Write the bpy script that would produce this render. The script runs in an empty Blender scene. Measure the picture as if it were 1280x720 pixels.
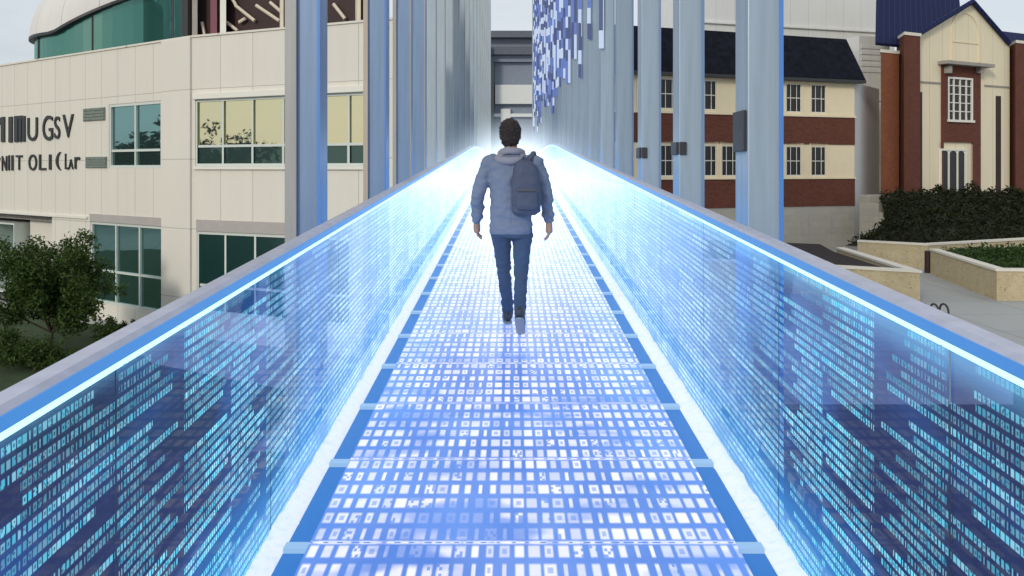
import bpy, bmesh, math, random
from mathutils import Vector, Matrix, noise
random.seed(11)
C = bpy.context.scene.collection
SC = bpy.context.scene
F, CX, HY, CZ = 1100.0, 640.0, 210.0, 5.0      # focal length in photo pixels, horizon row, camera height
def P(px, py, d):                               # point seen at photo pixel (px, py) at distance d
    return Vector(((px - CX) / F * d, d, CZ + (HY - py) * d / F))

# ------------------------------------------------------------------ mesh helpers
class MB:
    def __init__(s): s.v = []; s.f = []; s.uv = []; s.mi = []
    def face(s, pts, uv=None, mi=0):
        n = len(s.v); s.v += [tuple(p) for p in pts]; s.f.append(tuple(range(n, n + len(pts))))
        s.uv.append(uv or [(p[0] + p[1], p[2]) for p in pts]); s.mi.append(mi)
    def hexa(s, p, mi=0):                       # p: 8 corners, bottom ring 0-3, top ring 4-7
        for q in ((3, 2, 1, 0), (4, 5, 6, 7), (0, 1, 5, 4), (1, 2, 6, 5), (2, 3, 7, 6), (3, 0, 4, 7)):
            s.face([p[i] for i in q], mi=mi)
    def box(s, x0, x1, y0, y1, z0, z1, mi=0):
        s.hexa([(x0, y0, z0), (x1, y0, z0), (x1, y1, z0), (x0, y1, z0), (x0, y0, z1), (x1, y0, z1), (x1, y1, z1), (x0, y1, z1)], mi)
    def tube(s, a, b, r0, r1, n=10, caps=True):
        a = Vector(a); b = Vector(b); d = (b - a).normalized()
        t = d.cross(Vector((0, 0, 1)))
        if t.length < 1e-3: t = Vector((1, 0, 0))
        t.normalize(); w = d.cross(t)
        A = [a + (t * math.cos(k * 2 * math.pi / n) + w * math.sin(k * 2 * math.pi / n)) * r0 for k in range(n)]
        B = [b + (t * math.cos(k * 2 * math.pi / n) + w * math.sin(k * 2 * math.pi / n)) * r1 for k in range(n)]
        for k in range(n):
            j = (k + 1) % n; s.face([A[k], A[j], B[j], B[k]])
        if caps: s.face(A[::-1]); s.face(B)
    def build(s, name, mats, parent=None, smooth=False, bevel=0, weld=True):
        me = bpy.data.meshes.new(name)
        me.from_pydata(s.v, [], s.f)
        ul = me.uv_layers.new(name='UVMap'); i = 0
        for fuv in s.uv:
            for c in fuv: ul.data[i].uv = (c[0], c[1]); i += 1
        mats = mats if isinstance(mats, (list, tuple)) else [mats]
        for m in mats: me.materials.append(m)
        for k, m in enumerate(s.mi): me.polygons[k].material_index = m
        if weld:
            bm = bmesh.new(); bm.from_mesh(me); bmesh.ops.remove_doubles(bm, verts=bm.verts, dist=1e-5)
            bmesh.ops.recalc_face_normals(bm, faces=bm.faces)
            bm.to_mesh(me); bm.free()
        if smooth:
            for p in me.polygons: p.use_smooth = True
        o = bpy.data.objects.new(name, me); C.objects.link(o)
        if parent: o.parent = parent
        if bevel:
            b = o.modifiers.new('Bevel', 'BEVEL'); b.width = bevel; b.segments = 2; b.limit_method = 'ANGLE'
        return o
def tag(o, label=None, cat=None, group=None, kind=None):
    if label: o['label'] = label; o['kind'] = 'thing'
    if cat: o['category'] = cat
    if group: o['group'] = group
    if kind: o['kind'] = kind
    return o
def thing(name, label, cat, group=None):
    o = bpy.data.objects.new(name, None); o.empty_display_size = .2; C.objects.link(o)
    return tag(o, label, cat, group)

# a vertical wall plane: origin o (x, y), unit direction t, outward normal n (towards the viewer)
class Plane:
    def __init__(s, px, d, dx, dy):
        s.o = Vector(((px - CX) / F * d, d)); s.t = Vector((dx, dy)).normalized()
        s.n = Vector((s.t.y, -s.t.x))
        if s.n.dot(-s.o) < 0: s.n = -s.n
    def u(s, px):                               # distance along the wall to the photo column px
        k = (px - CX) / F
        return (k * s.o.y - s.o.x) / (s.t.x - k * s.t.y)
    def z(s, px, py):
        u = s.u(px); return CZ + (HY - py) * (s.o.y + u * s.t.y) / F
    bk = None                                   # direction in which the body behind the wall runs back
    def pt(s, u, z, off=0.0):                   # off > 0: proud of the wall
        q = s.o + s.t * u + (s.n * off if off > 0 or s.bk is None else s.bk * -off); return Vector((q.x, q.y, z))
    def box(s, mb, u0, u1, z0, z1, o0, o1, mi=0):
        mb.hexa([s.pt(u0, z0, o1), s.pt(u1, z0, o1), s.pt(u1, z0, o0), s.pt(u0, z0, o0),
                 s.pt(u0, z1, o1), s.pt(u1, z1, o1), s.pt(u1, z1, o0), s.pt(u0, z1, o0)], mi)
    def wall(s, mb, u0, u1, z0, z1, holes=(), off=0.0, reveal=.15):
        us = sorted({u0, u1, *[h[0] for h in holes], *[h[1] for h in holes]}); us = [u for u in us if u0 <= u <= u1]
        zs = sorted({z0, z1, *[h[2] for h in holes], *[h[3] for h in holes]}); zs = [z for z in zs if z0 <= z <= z1]
        for a, b in zip(us, us[1:]):
            for c, d in zip(zs, zs[1:]):
                um, zm = (a + b) / 2, (c + d) / 2
                if any(h[0] < um < h[1] and h[2] < zm < h[3] for h in holes): continue
                mb.face([s.pt(a, c, off), s.pt(b, c, off), s.pt(b, d, off), s.pt(a, d, off)], [(a, c), (b, c), (b, d), (a, d)])
        for (a, b, c, d) in holes:
            r = off - reveal
            for (p, q) in (((a, c), (b, c)), ((b, c), (b, d)), ((b, d), (a, d)), ((a, d), (a, c))):
                mb.face([s.pt(p[0], p[1], off), s.pt(q[0], q[1], off), s.pt(q[0], q[1], r), s.pt(p[0], p[1], r)],
                        [p, q, (q[0] + .1, q[1] + .1), (p[0] + .1, p[1] + .1)])

# ------------------------------------------------------------------ material helpers
class NT:
    def __init__(s, name):
        s.mat = bpy.data.materials.new(name); s.mat.use_nodes = True; s.t = s.mat.node_tree
        s.t.nodes.clear(); s.out = s.t.nodes.new('ShaderNodeOutputMaterial')
    def new(s, k, **kw):
        n = s.t.nodes.new(k)
        for a, b in kw.items(): setattr(n, a, b)
        return n
    def set(s, inp, v):
        if isinstance(v, bpy.types.NodeSocket): s.t.links.new(v, inp)
        elif isinstance(v, (tuple, list)) and len(v) == 3 and inp.type == 'RGBA': inp.default_value = (*v, 1)
        else: inp.default_value = v
    def m(s, op, a, b=None, c=None, clamp=False):
        n = s.new('ShaderNodeMath', operation=op, use_clamp=clamp)
        for i, v in enumerate((a, b, c)):
            if v is not None: s.set(n.inputs[i], v)
        return n.outputs[0]
    def ss(s, x, lo, hi, a=0., b=1.):
        n = s.new('ShaderNodeMapRange', interpolation_type='SMOOTHSTEP')
        for i, v in zip((0, 1, 2, 3, 4), (x, lo, hi, a, b)): s.set(n.inputs[i], v)
        return n.outputs[0]
    def mix(s, f, a, b, blend='MIX'):
        n = s.new('ShaderNodeMix', data_type='RGBA', blend_type=blend)
        s.set(n.inputs[0], f); s.set(n.inputs[6], a); s.set(n.inputs[7], b); return n.outputs[2]
    def xyz(s, a, b, c=0.):
        n = s.new('ShaderNodeCombineXYZ')
        for i, v in enumerate((a, b, c)): s.set(n.inputs[i], v)
        return n.outputs[0]
    def wn(s, v):
        n = s.new('ShaderNodeTexWhiteNoise', noise_dimensions='3D'); s.set(n.inputs[0], v)
        q = s.new('ShaderNodeSeparateColor'); s.set(q.inputs[0], n.outputs['Color'])
        return q.outputs[0], q.outputs[1], q.outputs[2]
    def uv(s):
        n = s.new('ShaderNodeUVMap'); q = s.new('ShaderNodeSeparateXYZ'); s.set(q.inputs[0], n.outputs[0])
        return q.outputs[0], q.outputs[1], n.outputs[0]
    def obj(s): return s.new('ShaderNodeTexCoord').outputs['Object']
    def noise(s, v, scale, detail=4, rough=.55):
        n = s.new('ShaderNodeTexNoise'); s.set(n.inputs['Vector'], v); n.inputs['Scale'].default_value = scale
        n.inputs['Detail'].default_value = detail; n.inputs['Roughness'].default_value = rough; return n.outputs['Fac']
    def bump(s, h, strength=.3, dist=.02):
        n = s.new('ShaderNodeBump'); s.set(n.inputs['Height'], h); n.inputs['Strength'].default_value = strength
        n.inputs['Distance'].default_value = dist; return n.outputs[0]
    def pbr(s, col, rough=.6, metal=0., bump=None, emit=None, estr=1., spec=.5):
        n = s.new('ShaderNodeBsdfPrincipled'); s.set(n.inputs['Base Color'], col); s.set(n.inputs['Roughness'], rough)
        s.set(n.inputs['Metallic'], metal); n.inputs['Specular IOR Level'].default_value = spec
        if bump: s.set(n.inputs['Normal'], bump)
        if emit is not None: s.set(n.inputs['Emission Color'], emit); s.set(n.inputs['Emission Strength'], estr)
        s.t.links.new(n.outputs[0], s.out.inputs[0]); return s.mat

def plain(name, col, rough=.6, metal=0., var=.12, scale=3., bump=.15, spec=.5):
    n = NT(name); o = n.obj(); f = n.noise(o, scale, 5); g = n.noise(o, scale * 14, 3)
    f2 = n.m('ADD', n.m('MULTIPLY', f, .7), n.m('MULTIPLY', g, .3))
    c = n.mix(f2, tuple(x * (1 - var * 1.6) for x in col), tuple(min(1, x * (1 + var * 1.6)) for x in col))
    return n.pbr(c, rough, metal, n.bump(g, bump, .01), spec=spec)
def glow(name, col, s=1.):
    n = NT(name); return n.pbr((.04, .05, .07), .4, emit=col, estr=s)
def panelled(name, col, pw, ph, joint=.018, var=.05, rough=.7, offx=0., offz=0., dark=.6, streak=.10):
    n = NT(name); u, v, vec = n.uv(); o = n.obj()
    a = n.m('DIVIDE', n.m('ADD', u, offx), pw); b = n.m('DIVIDE', n.m('ADD', v, offz), ph)
    r, g, _ = n.wn(n.xyz(n.m('FLOOR', a), n.m('FLOOR', b)))
    fa = n.m('ABSOLUTE', n.m('SUBTRACT', n.m('FRACT', a), .5)); fb = n.m('ABSOLUTE', n.m('SUBTRACT', n.m('FRACT', b), .5))
    ja = n.ss(fa, .5 - joint / pw, .5 - joint * .4 / pw); jb = n.ss(fb, .5 - joint / ph, .5 - joint * .4 / ph)
    j = n.m('MAXIMUM', ja, jb)
    st = n.noise(n.xyz(n.m('MULTIPLY', u, 2.2), n.m('MULTIPLY', v, .18)), 1.6, 5)
    f = n.m('ADD', n.m('MULTIPLY', r, var), n.m('MULTIPLY', st, streak * 2))
    c = n.mix(f, col, tuple(x * .45 for x in col)); c = n.mix(j, c, tuple(x * dark for x in col))
    return n.pbr(c, rough, bump=n.bump(n.m('SUBTRACT', n.noise(o, 40, 3), n.m('MULTIPLY', j, 2.)), .2, .01), spec=.3)
def brick(name, c1, c2, mortar, scale=1., bw=.22, bh=.075):
    n = NT(name); u, v, vec = n.uv(); t = n.new('ShaderNodeTexBrick')
    n.set(t.inputs['Vector'], vec); t.inputs['Scale'].default_value = 1
    for k, val in (('Color1', c1), ('Color2', c2), ('Mortar', mortar)): n.set(t.inputs[k], val)
    t.inputs['Brick Width'].default_value = bw; t.inputs['Row Height'].default_value = bh; t.inputs['Mortar Size'].default_value = .006
    f = n.noise(n.obj(), .8, 5); c = n.mix(n.m('MULTIPLY', f, .5), t.outputs[0], tuple(x * .45 for x in c1))
    return n.pbr(c, .85, bump=n.bump(t.outputs['Fac'], -.3, .01), spec=.2)
def foliage(name, c1, c2, c3):
    n = NT(name); g = n.new('ShaderNodeNewGeometry'); r = g.outputs['Random Per Island']
    f = n.noise(n.obj(), 1.6, 3); c = n.mix(r, c1, c2); c = n.mix(n.ss(f, .45, .7), c, c3)
    b = n.new('ShaderNodeBsdfPrincipled'); n.set(b.inputs['Base Color'], c); b.inputs['Roughness'].default_value = .55
    b.inputs['Specular IOR Level'].default_value = .25
    t = n.new('ShaderNodeBsdfTranslucent'); n.set(t.inputs[0], c); x = n.new('ShaderNodeMixShader'); x.inputs[0].default_value = .25
    n.t.links.new(b.outputs[0], x.inputs[1]); n.t.links.new(t.outputs[0], x.inputs[2]); n.t.links.new(x.outputs[0], n.out.inputs[0])
    return n.mat
def pane_mat(name, deep, mirror, k=.75):
    n = NT(name); d = n.new('ShaderNodeBsdfPrincipled'); n.set(d.inputs['Base Color'], deep); d.inputs['Roughness'].default_value = .3
    g = n.new('ShaderNodeBsdfGlossy'); n.set(g.inputs[0], mirror); g.inputs['Roughness'].default_value = .015
    w = n.noise(n.obj(), .7, 2); n.set(g.inputs['Normal'], n.bump(w, .06, .05))
    l = n.new('ShaderNodeLayerWeight'); l.inputs[0].default_value = .35
    x = n.new('ShaderNodeMixShader'); n.set(x.inputs[0], n.m('ADD', n.m('MULTIPLY', l.outputs['Fresnel'], .4), k - .2, clamp=True))
    n.t.links.new(d.outputs[0], x.inputs[1]); n.t.links.new(g.outputs[0], x.inputs[2]); n.t.links.new(x.outputs[0], n.out.inputs[0])
    return n.mat

M = {}
M['wall_l'] = panelled('cream wall panels left', (.76, .735, .66), 1.02, 2.06, .016, offz=.92)
M['wall_r'] = panelled('cream wall panels right', (.77, .745, .67), 1.22, 2.06, .016, offz=.92, offx=.1)
M['white_trim'] = plain('white window trim', (.78, .77, .70), .45, var=.03)
M['alu'] = plain('pale aluminium frame', (.62, .68, .64), .4, var=.03)
M['pane_warm'] = pane_mat('warm reflecting window glass', (.03, .07, .06), (1., .90, .56), .86)  # yellow of the reflected sky put into the mirror tint
M['pane_teal'] = pane_mat('teal window glass', (.012, .05, .05), (.30, .52, .50), .42)
M['pane_deep'] = pane_mat('deep green window glass', (.010, .040, .034), (.3, .45, .38), .32)
M['drum_glass'] = pane_mat('green drum glass', (.02, .12, .095), (.25, .6, .5), .40)
M['pane_dark'] = pane_mat('dark window glass', (.006, .007, .008), (.13, .13, .12), .20)
M['dome'] = panelled('white dome roof', (.74, .73, .70), 1.5, 50., .02)
M['dark_metal'] = plain('dark metal', (.03, .032, .036), .5, var=.2)
M['maroon'] = plain('dark maroon interior', (.035, .014, .014), .6, var=.5, scale=1.2)
M['maroon_post'] = plain('maroon painted steel', (.20, .06, .08), .45, var=.15)
M['grey_post'] = plain('weathered grey post', (.32, .30, .27), .6, var=.2)
M['strut'] = plain('cream steel strut', (.70, .62, .50), .5)
M['black_letter'] = plain('dark bronze lettering', (.02, .026, .028), .45)
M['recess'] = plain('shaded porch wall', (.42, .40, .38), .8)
M['vent'] = plain('grey green vent', (.18, .22, .19), .6, var=.6, scale=12)
M['brick'] = brick('red brick', (.17, .055, .036), (.11, .036, .026), (.19, .11, .085))
M['brick_lit'] = brick('sunlit orange brick', (.30, .10, .045), (.22, .07, .035), (.26, .14, .09))  # sunlit side of the brick, its light put into a brighter orange
M['cream'] = plain('cream stucco', (.80, .70, .49), .8, var=.06)
M['cream_g'] = panelled('cream gable panels', (.84, .75, .55), 1.35, 40., .02, var=.06)
M['stone_base'] = brick('pale stone base', (.54, .52, .45), (.47, .45, .40), (.36, .35, .32), bw=.9, bh=.42)
M['pale_side'] = panelled('pale grey cladding', (.78, .79, .78), 1.6, 30., .02)
M['penthouse'] = panelled('white metal cladding', (.74, .75, .74), 1.7, 30., .035, dark=.75)
def rough_stone():
    n = NT('rough sandstone'); o = n.obj(); f = n.noise(o, 2.2, 6, .7); g = n.noise(o, 9, 4, .65)
    c = n.mix(f, (.42, .34, .20), (.70, .60, .40)); c = n.mix(n.ss(g, .60, .70), c, (.24, .18, .10)); c = n.mix(n.ss(g, .40, .28), c, (.74, .66, .48))
    return n.pbr(c, .95, bump=n.bump(n.noise(o, 5, 6, .7), .9, .08), spec=.15)
M['planter'] = rough_stone()
M['coping'] = plain('pale coping', (.74, .70, .60), .7, var=.08)
M['mulch'] = plain('dark mulch', (.022, .015, .015), .95, var=.6, scale=8, bump=.8)
M['soil'] = plain('dark soil', (.02, .022, .012), .95, var=.6, scale=6, bump=.8)
M['bark'] = plain('bark', (.06, .045, .03), .9, var=.4, scale=10, bump=.7)
M['leaf'] = foliage('tree leaves', (.026, .060, .014), (.075, .12, .026), (.05, .10, .02))
M['leaf_dark'] = foliage('shrub leaves', (.008, .015, .005), (.028, .036, .011), (.030, .034, .010))
M['leaf_lawn'] = foliage('ground cover leaves', (.020, .05, .010), (.05, .10, .02), (.03, .07, .015))
def roof_mat(name, col, rows=.3, seam=None):
    n = NT(name); u, v, _ = n.uv()
    if seam:
        f = n.m('FRACT', n.m('DIVIDE', u, seam)); h = n.ss(n.m('ABSOLUTE', n.m('SUBTRACT', f, .5)), .42, .48)
        c = n.mix(h, col, tuple(x * 2.0 for x in col))
    else:
        b = n.m('DIVIDE', v, rows); h = n.m('FRACT', b)
        a = n.m('DIVIDE', n.m('ADD', u, n.m('MULTIPLY', n.m('FLOOR', b), .137)), .28)
        r, g, _ = n.wn(n.xyz(n.m('FLOOR', a), n.m('FLOOR', b)))
        c = n.mix(r, tuple(x * .6 for x in col), tuple(x * 1.5 for x in col))
    return n.pbr(c, .8, bump=n.bump(h, .5, .03), spec=.15)
M['roof'] = roof_mat('navy roof shingles', (.0055, .0065, .014))
M['roof_seam'] = roof_mat('navy standing seam roof', (.014, .021, .07), seam=.55)
# bridge metals
def steel(name, col, rough=.38):
    n = NT(name); o = n.obj(); q = n.new('ShaderNodeMapping'); n.set(q.inputs[0], o); q.inputs['Scale'].default_value = (6, 6, .35)
    f = n.noise(q.outputs[0], 2., 5); c = n.mix(f, tuple(x * .72 for x in col), tuple(min(1, x * 1.22) for x in col))
    return n.pbr(c, rough, .25, n.bump(n.noise(o, 60, 2), .05, .005))
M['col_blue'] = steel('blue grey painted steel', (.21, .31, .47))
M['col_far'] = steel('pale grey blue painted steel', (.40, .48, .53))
M['col_right'] = steel('pale blue painted steel', (.36, .45, .53))
M['col_grey'] = steel('warm grey steel flange', (.36, .36, .35), .5)
M['col_tan'] = steel('tan steel flange', (.46, .40, .33), .5)
M['col_edge'] = plain('painted blue edge light', (.09, .26, .66), .35, var=.05)  # LED light on the column edges put into the colour
M['rail'] = steel('lavender grey handrail', (.52, .54, .66), .32)
M['girder'] = plain('dark blue girder', (.05, .07, .14), .5)
M['gutter'] = glow('blue lit gutter', (.012, .17, .60), .85)  # lit look is emission put into the gutter itself
M['led'] = glow('white cyan light line', (.48, .90, 1.), 1.55)
M['led_blue'] = glow('blue light diffuser', (.045, .27, .74), .80)
M['bracket'] = glow('pale blue bracket', (.35, .60, .92), .8)  # bracket is no lamp; glow added to match the curb
def curb_mat():
    n = NT('frosted light curb'); o = n.obj(); f = n.noise(o, 26, 5, .7)
    e = n.mix(n.ss(f, .22, .55), (.66, .82, 1.), (.90, .96, 1.)); return n.pbr((.15, .2, .25), .5, emit=e, estr=.80)
M['curb'] = curb_mat()
def glyphs(n, cx, cy, seed, hw0=.22, hw1=.2, hh=.34, solid=.4, bar=.3, soft=.04, hollow=.12):
    ix = n.m('FLOOR', cx); iy = n.m('FLOOR', cy)
    fx = n.m('SUBTRACT', n.m('SUBTRACT', cx, ix), .5); fy = n.m('SUBTRACT', n.m('SUBTRACT', cy, iy), .5)
    r, g, b = n.wn(n.xyz(ix, iy, seed))
    ax = n.m('ABSOLUTE', fx); ay = n.m('ABSOLUTE', fy)
    hw = n.m('ADD', n.m('MULTIPLY', r, hw1), hw0)
    bx = n.m('MULTIPLY', n.ss(n.m('SUBTRACT', hw, ax), -soft, soft), n.ss(n.m('SUBTRACT', hh, ay), -soft, soft))
    sx = n.m('FLOOR', n.m('MULTIPLY', n.m('ADD', fx, .03), 5.)); sy = n.m('FLOOR', n.m('MULTIPLY', fy, 6.))
    p, q, _ = n.wn(n.xyz(n.m('ADD', n.m('MULTIPLY', ix, 7.), sx), n.m('ADD', n.m('MULTIPLY', iy, 9.), sy), seed + 5.5))
    sub = n.m('ADD', n.m('MULTIPLY', n.m('GREATER_THAN', p, bar), .8), .2)
    ring = n.ss(n.m('MAXIMUM', n.m('DIVIDE', ax, hw), n.m('DIVIDE', ay, hh)), .36, .56, hollow, 1.)
    one = n.ss(n.m('SUBTRACT', .13, ax), -.05, .04)
    sh = n.m('MAXIMUM', n.m('MULTIPLY', n.m('LESS_THAN', g, solid + .42), ring), n.m('LESS_THAN', g, solid))
    k1 = n.m('GREATER_THAN', g, solid + .24); sh2 = n.m('MULTIPLY', k1, n.m('MAXIMUM', n.m('MULTIPLY', n.m('LESS_THAN', g, solid + .36), one), n.m('MULTIPLY', n.m('GREATER_THAN', g, solid + .36), sub)))
    sh = n.m('MULTIPLY', bx, n.m('MAXIMUM', n.m('MULTIPLY', sh, n.m('LESS_THAN', g, solid + .24)), sh2))
    return sh, r, g, b, ix, iy
def deck_mat():
    n = NT('glyph display floor'); u, v, vec = n.uv()
    cx = n.m('DIVIDE', u, .0605); cy = n.m('DIVIDE', v, .92 / 6)
    sh, r, g, b, ix, iy = glyphs(n, cx, cy, 1., hw0=.22, hw1=.2, hh=.32, solid=.52, bar=.30, soft=.08, hollow=.40)
    lf = n.noise(n.xyz(n.m('MULTIPLY', u, 1.3), n.m('MULTIPLY', v, 2.2)), 1., 3)
    gate = n.ss(lf, .36, .50, .22, 1.)
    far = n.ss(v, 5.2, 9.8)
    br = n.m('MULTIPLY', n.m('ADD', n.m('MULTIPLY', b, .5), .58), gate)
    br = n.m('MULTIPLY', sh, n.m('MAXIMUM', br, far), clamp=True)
    f = n.m('FRACT', n.m('DIVIDE', v, .92)); e = n.m('MULTIPLY', f, 1.)
    wob = n.noise(n.xyz(n.m('MULTIPLY', u, 14.), v), 1., 4)
    seam = n.m('MULTIPLY', n.ss(n.m('ABSOLUTE', n.m('SUBTRACT', f, .5)), .475, .495), n.ss(wob, .35, .6, .35, .95))
    br = n.m('MAXIMUM', br, seam)
    pn = n.noise(n.xyz(n.m('MULTIPLY', u, .8), n.m('MULTIPLY', v, .7)), 1.3, 3)
    base = n.mix(n.ss(pn, .35, .65), (.045, .155, .58), (.10, .245, .72))
    base = n.mix(n.m('MULTIPLY', far, .72), base, (.38, .46, .86))  # whitening glow of the far end put into the floor colour
    hal = n.m('MULTIPLY', n.noise(n.xyz(n.m('MULTIPLY', u, 5.), n.m('MULTIPLY', v, 3.)), 1., 3), .08)
    br = n.m('ADD', br, n.m('MULTIPLY', n.m('SUBTRACT', 1., br), n.m('MULTIPLY', hal, gate)))
    col = n.mix(br, base, n.mix(n.noise(vec, 1.1, 2), (.86, .92, 1.), (1., .90, .98)))
    return n.pbr((.06, .11, .22), .22, emit=col, estr=.98)
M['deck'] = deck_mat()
def glass_mat(name, seed):
    n = NT(name); u, v, vec = n.uv()
    cx = n.m('DIVIDE', u, .0205); cy = n.m('DIVIDE', v, .033)
    sh, r, g, b, ix, iy = glyphs(n, cx, cy, seed, hw0=.28, hw1=.15, hh=.29, solid=.3, bar=.25, soft=.06, hollow=.25)
    bw = .47
    bi = n.m('FLOOR', n.m('DIVIDE', u, bw)); lu = n.m('FRACT', n.m('DIVIDE', u, bw))
    a1, a2, a3 = n.wn(n.xyz(bi, iy, seed + 2.)); c1, c2, c3 = n.wn(n.xyz(bi, 0., seed + 9.))
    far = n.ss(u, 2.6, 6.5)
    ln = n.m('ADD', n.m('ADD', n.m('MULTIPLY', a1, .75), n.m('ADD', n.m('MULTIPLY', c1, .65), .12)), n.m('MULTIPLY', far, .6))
    line = n.m('LESS_THAN', lu, ln)
    keep = n.m('GREATER_THAN', n.m('ADD', a2, n.m('MULTIPLY', far, .2)), .13)
    lf = n.noise(n.xyz(n.m('MULTIPLY', u, 1.1), n.m('MULTIPLY', v, 2.4), seed), 1.4, 3)
    dens = n.ss(lf, .30, .50, .28, 1.)
    dens = n.m('MULTIPLY', dens, n.m('ADD', n.m('MULTIPLY', c2, .5), .62))
    low = n.ss(v, 1.0, .15, .70, 1.2)
    k = n.m('MULTIPLY', n.m('MULTIPLY', sh, line), n.m('MULTIPLY', keep, n.m('MULTIPLY', dens, low)))
    k = n.m('MULTIPLY', k, n.m('ADD', n.m('MULTIPLY', a3, .85), .45))
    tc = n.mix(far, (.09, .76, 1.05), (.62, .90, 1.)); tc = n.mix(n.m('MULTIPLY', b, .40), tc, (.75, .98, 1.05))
    fl = n.noise(n.xyz(n.m('MULTIPLY', u, .9), n.m('MULTIPLY', v, 1.6), seed + 3), 1.2, 3)
    film = n.mix(n.ss(fl, .4, .6), (.008, .010, .05), (.012, .05, .20))
    film = n.mix(n.ss(u, 2.8, 7.5), film, (.105, .29, .60))  # haze and glow with distance put into the film colour
    film = n.mix(n.ss(v, .40, .0), film, (.05, .25, .62)); film = n.mix(n.ss(v, 1.04, 1.16, 0., .55), film, (.14, .45, .80))  # bluer foot; glow below the light line painted into the film
    em = n.new('ShaderNodeEmission'); n.set(em.inputs[0], n.mix(k, film, tc)); em.inputs[1].default_value = 1.0
    tr = n.new('ShaderNodeBsdfTransparent'); n.set(tr.inputs[0], n.mix(n.m('MULTIPLY', k, .8, clamp=True), (.36, .40, .60), (.06, .08, .1)))
    gl = n.new('ShaderNodeBsdfGlossy'); gl.inputs['Roughness'].default_value = .03; n.set(gl.inputs[0], (.8, .9, 1.))
    fr = n.new('ShaderNodeFresnel'); fr.inputs[0].default_value = 1.16
    mx = n.new('ShaderNodeMixShader'); n.set(mx.inputs[0], fr.outputs[0]); n.t.links.new(tr.outputs[0], mx.inputs[1]); n.t.links.new(gl.outputs[0], mx.inputs[2])
    ad = n.new('ShaderNodeAddShader'); n.t.links.new(mx.outputs[0], ad.inputs[0]); n.t.links.new(em.outputs[0], ad.inputs[1])
    n.t.links.new(ad.outputs[0], n.out.inputs[0]); return n.mat
M['glass'] = glass_mat('glyph display glass', 3.)
def clear_mat():
    n = NT('clear blue glass'); tr = n.new('ShaderNodeBsdfTransparent'); n.set(tr.inputs[0], (.80, .90, 1.))
    gl = n.new('ShaderNodeBsdfGlossy'); gl.inputs['Roughness'].default_value = .03; n.set(gl.inputs[0], (.8, .9, 1.))
    mx = n.new('ShaderNodeMixShader'); mx.inputs[0].default_value = .05
    n.t.links.new(tr.outputs[0], mx.inputs[1]); n.t.links.new(gl.outputs[0], mx.inputs[2]); n.t.links.new(mx.outputs[0], n.out.inputs[0]); return n.mat
M['clear'] = clear_mat()
def strip_mat():
    n = NT('pixel display strip'); u, v, _ = n.uv(); a = n.m('FLOOR', n.m('DIVIDE', u, .075)); b = n.m('FLOOR', n.m('DIVIDE', v, .34))
    r, g, c = n.wn(n.xyz(a, b, 4.)); oi = n.new('ShaderNodeObjectInfo')
    r2, g2, c2 = n.wn(n.xyz(n.m('ADD', a, n.m('MULTIPLY', oi.outputs['Random'], 71.)), b, 4.))
    col = n.mix(n.m('GREATER_THAN', r2, .38), (.014, .028, .13), (.09, .17, .52))
    col = n.mix(n.m('GREATER_THAN', r2, .70), col, (.66, .78, .95))
    return n.pbr((.1, .12, .2), .3, emit=col, estr=.72)
M['strip'] = strip_mat()
M['fabric_jacket'] = plain('grey blue jacket cloth', (.155, .195, .285), .85, var=.14, scale=9, bump=.35)
M['fabric_pants'] = plain('dark blue trouser cloth', (.028, .065, .14), .85, var=.2, scale=9, bump=.3)
M['collar'] = plain('pale hood lining', (.23, .24, .30), .9, var=.1, scale=12)
M['skin'] = plain('skin', (.36, .21, .15), .5, var=.08, scale=8, bump=.05)
M['hair'] = plain('dark brown hair', (.022, .014, .014), .6, var=.5, scale=30, bump=.6)
M['pack'] = plain('dark navy backpack cloth', (.055, .072, .125), .75, var=.25, scale=14, bump=.3)
M['shoe'] = plain('dark shoe', (.03, .04, .055), .5, var=.2)
M['sole'] = plain('grey shoe sole', (.30, .33, .37), .7)
M['eye'] = plain('eye white', (.7, .7, .68), .3)

# ------------------------------------------------------------------ camera, world, sun
cam = bpy.data.cameras.new('camera'); co = bpy.data.objects.new('camera', cam); C.objects.link(co)
co.location = (0, 0, CZ); co.rotation_euler = (math.pi / 2, 0, 0)
cam.sensor_width = 36; cam.lens = 36 * F / 1280; cam.shift_y = -(360 - HY) / 1280; cam.clip_end = 3000; cam.clip_start = .05
SC.camera = co
sun_to = Vector((-.50, -.86, .42)).normalized()
el = math.asin(sun_to.z); az = math.atan2(sun_to.x, sun_to.y)
w = bpy.data.worlds.new('World'); SC.world = w; w.use_nodes = True; t = w.node_tree; t.nodes.clear()
wo = t.nodes.new('ShaderNodeOutputWorld'); bg = t.nodes.new('ShaderNodeBackground'); bg.inputs[1].default_value = .10
sk = t.nodes.new('ShaderNodeTexSky'); sk.sky_type = 'NISHITA'; sk.sun_disc = False; sk.sun_elevation = el; sk.sun_rotation = az
tc = t.nodes.new('ShaderNodeTexCoord'); mp = t.nodes.new('ShaderNodeMapping'); mp.inputs['Scale'].default_value = (1, 1, 3.2)
nz = t.nodes.new('ShaderNodeTexNoise'); nz.inputs['Scale'].default_value = 2.2; nz.inputs['Detail'].default_value = 7; nz.inputs['Roughness'].default_value = .6
mr = t.nodes.new('ShaderNodeMapRange'); mr.inputs[1].default_value = .30; mr.inputs[2].default_value = .62; mr.inputs[3].default_value = .55; mr.inputs[4].default_value = .97
mx = t.nodes.new('ShaderNodeMix'); mx.data_type = 'RGBA'; mx.inputs[7].default_value = (7.6, 8.0, 8.5, 1)
L = t.links.new
L(tc.outputs['Generated'], mp.inputs[0]); L(mp.outputs[0], nz.inputs['Vector']); L(nz.outputs['Fac'], mr.inputs[0]); L(mr.outputs[0], mx.inputs[0])
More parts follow.
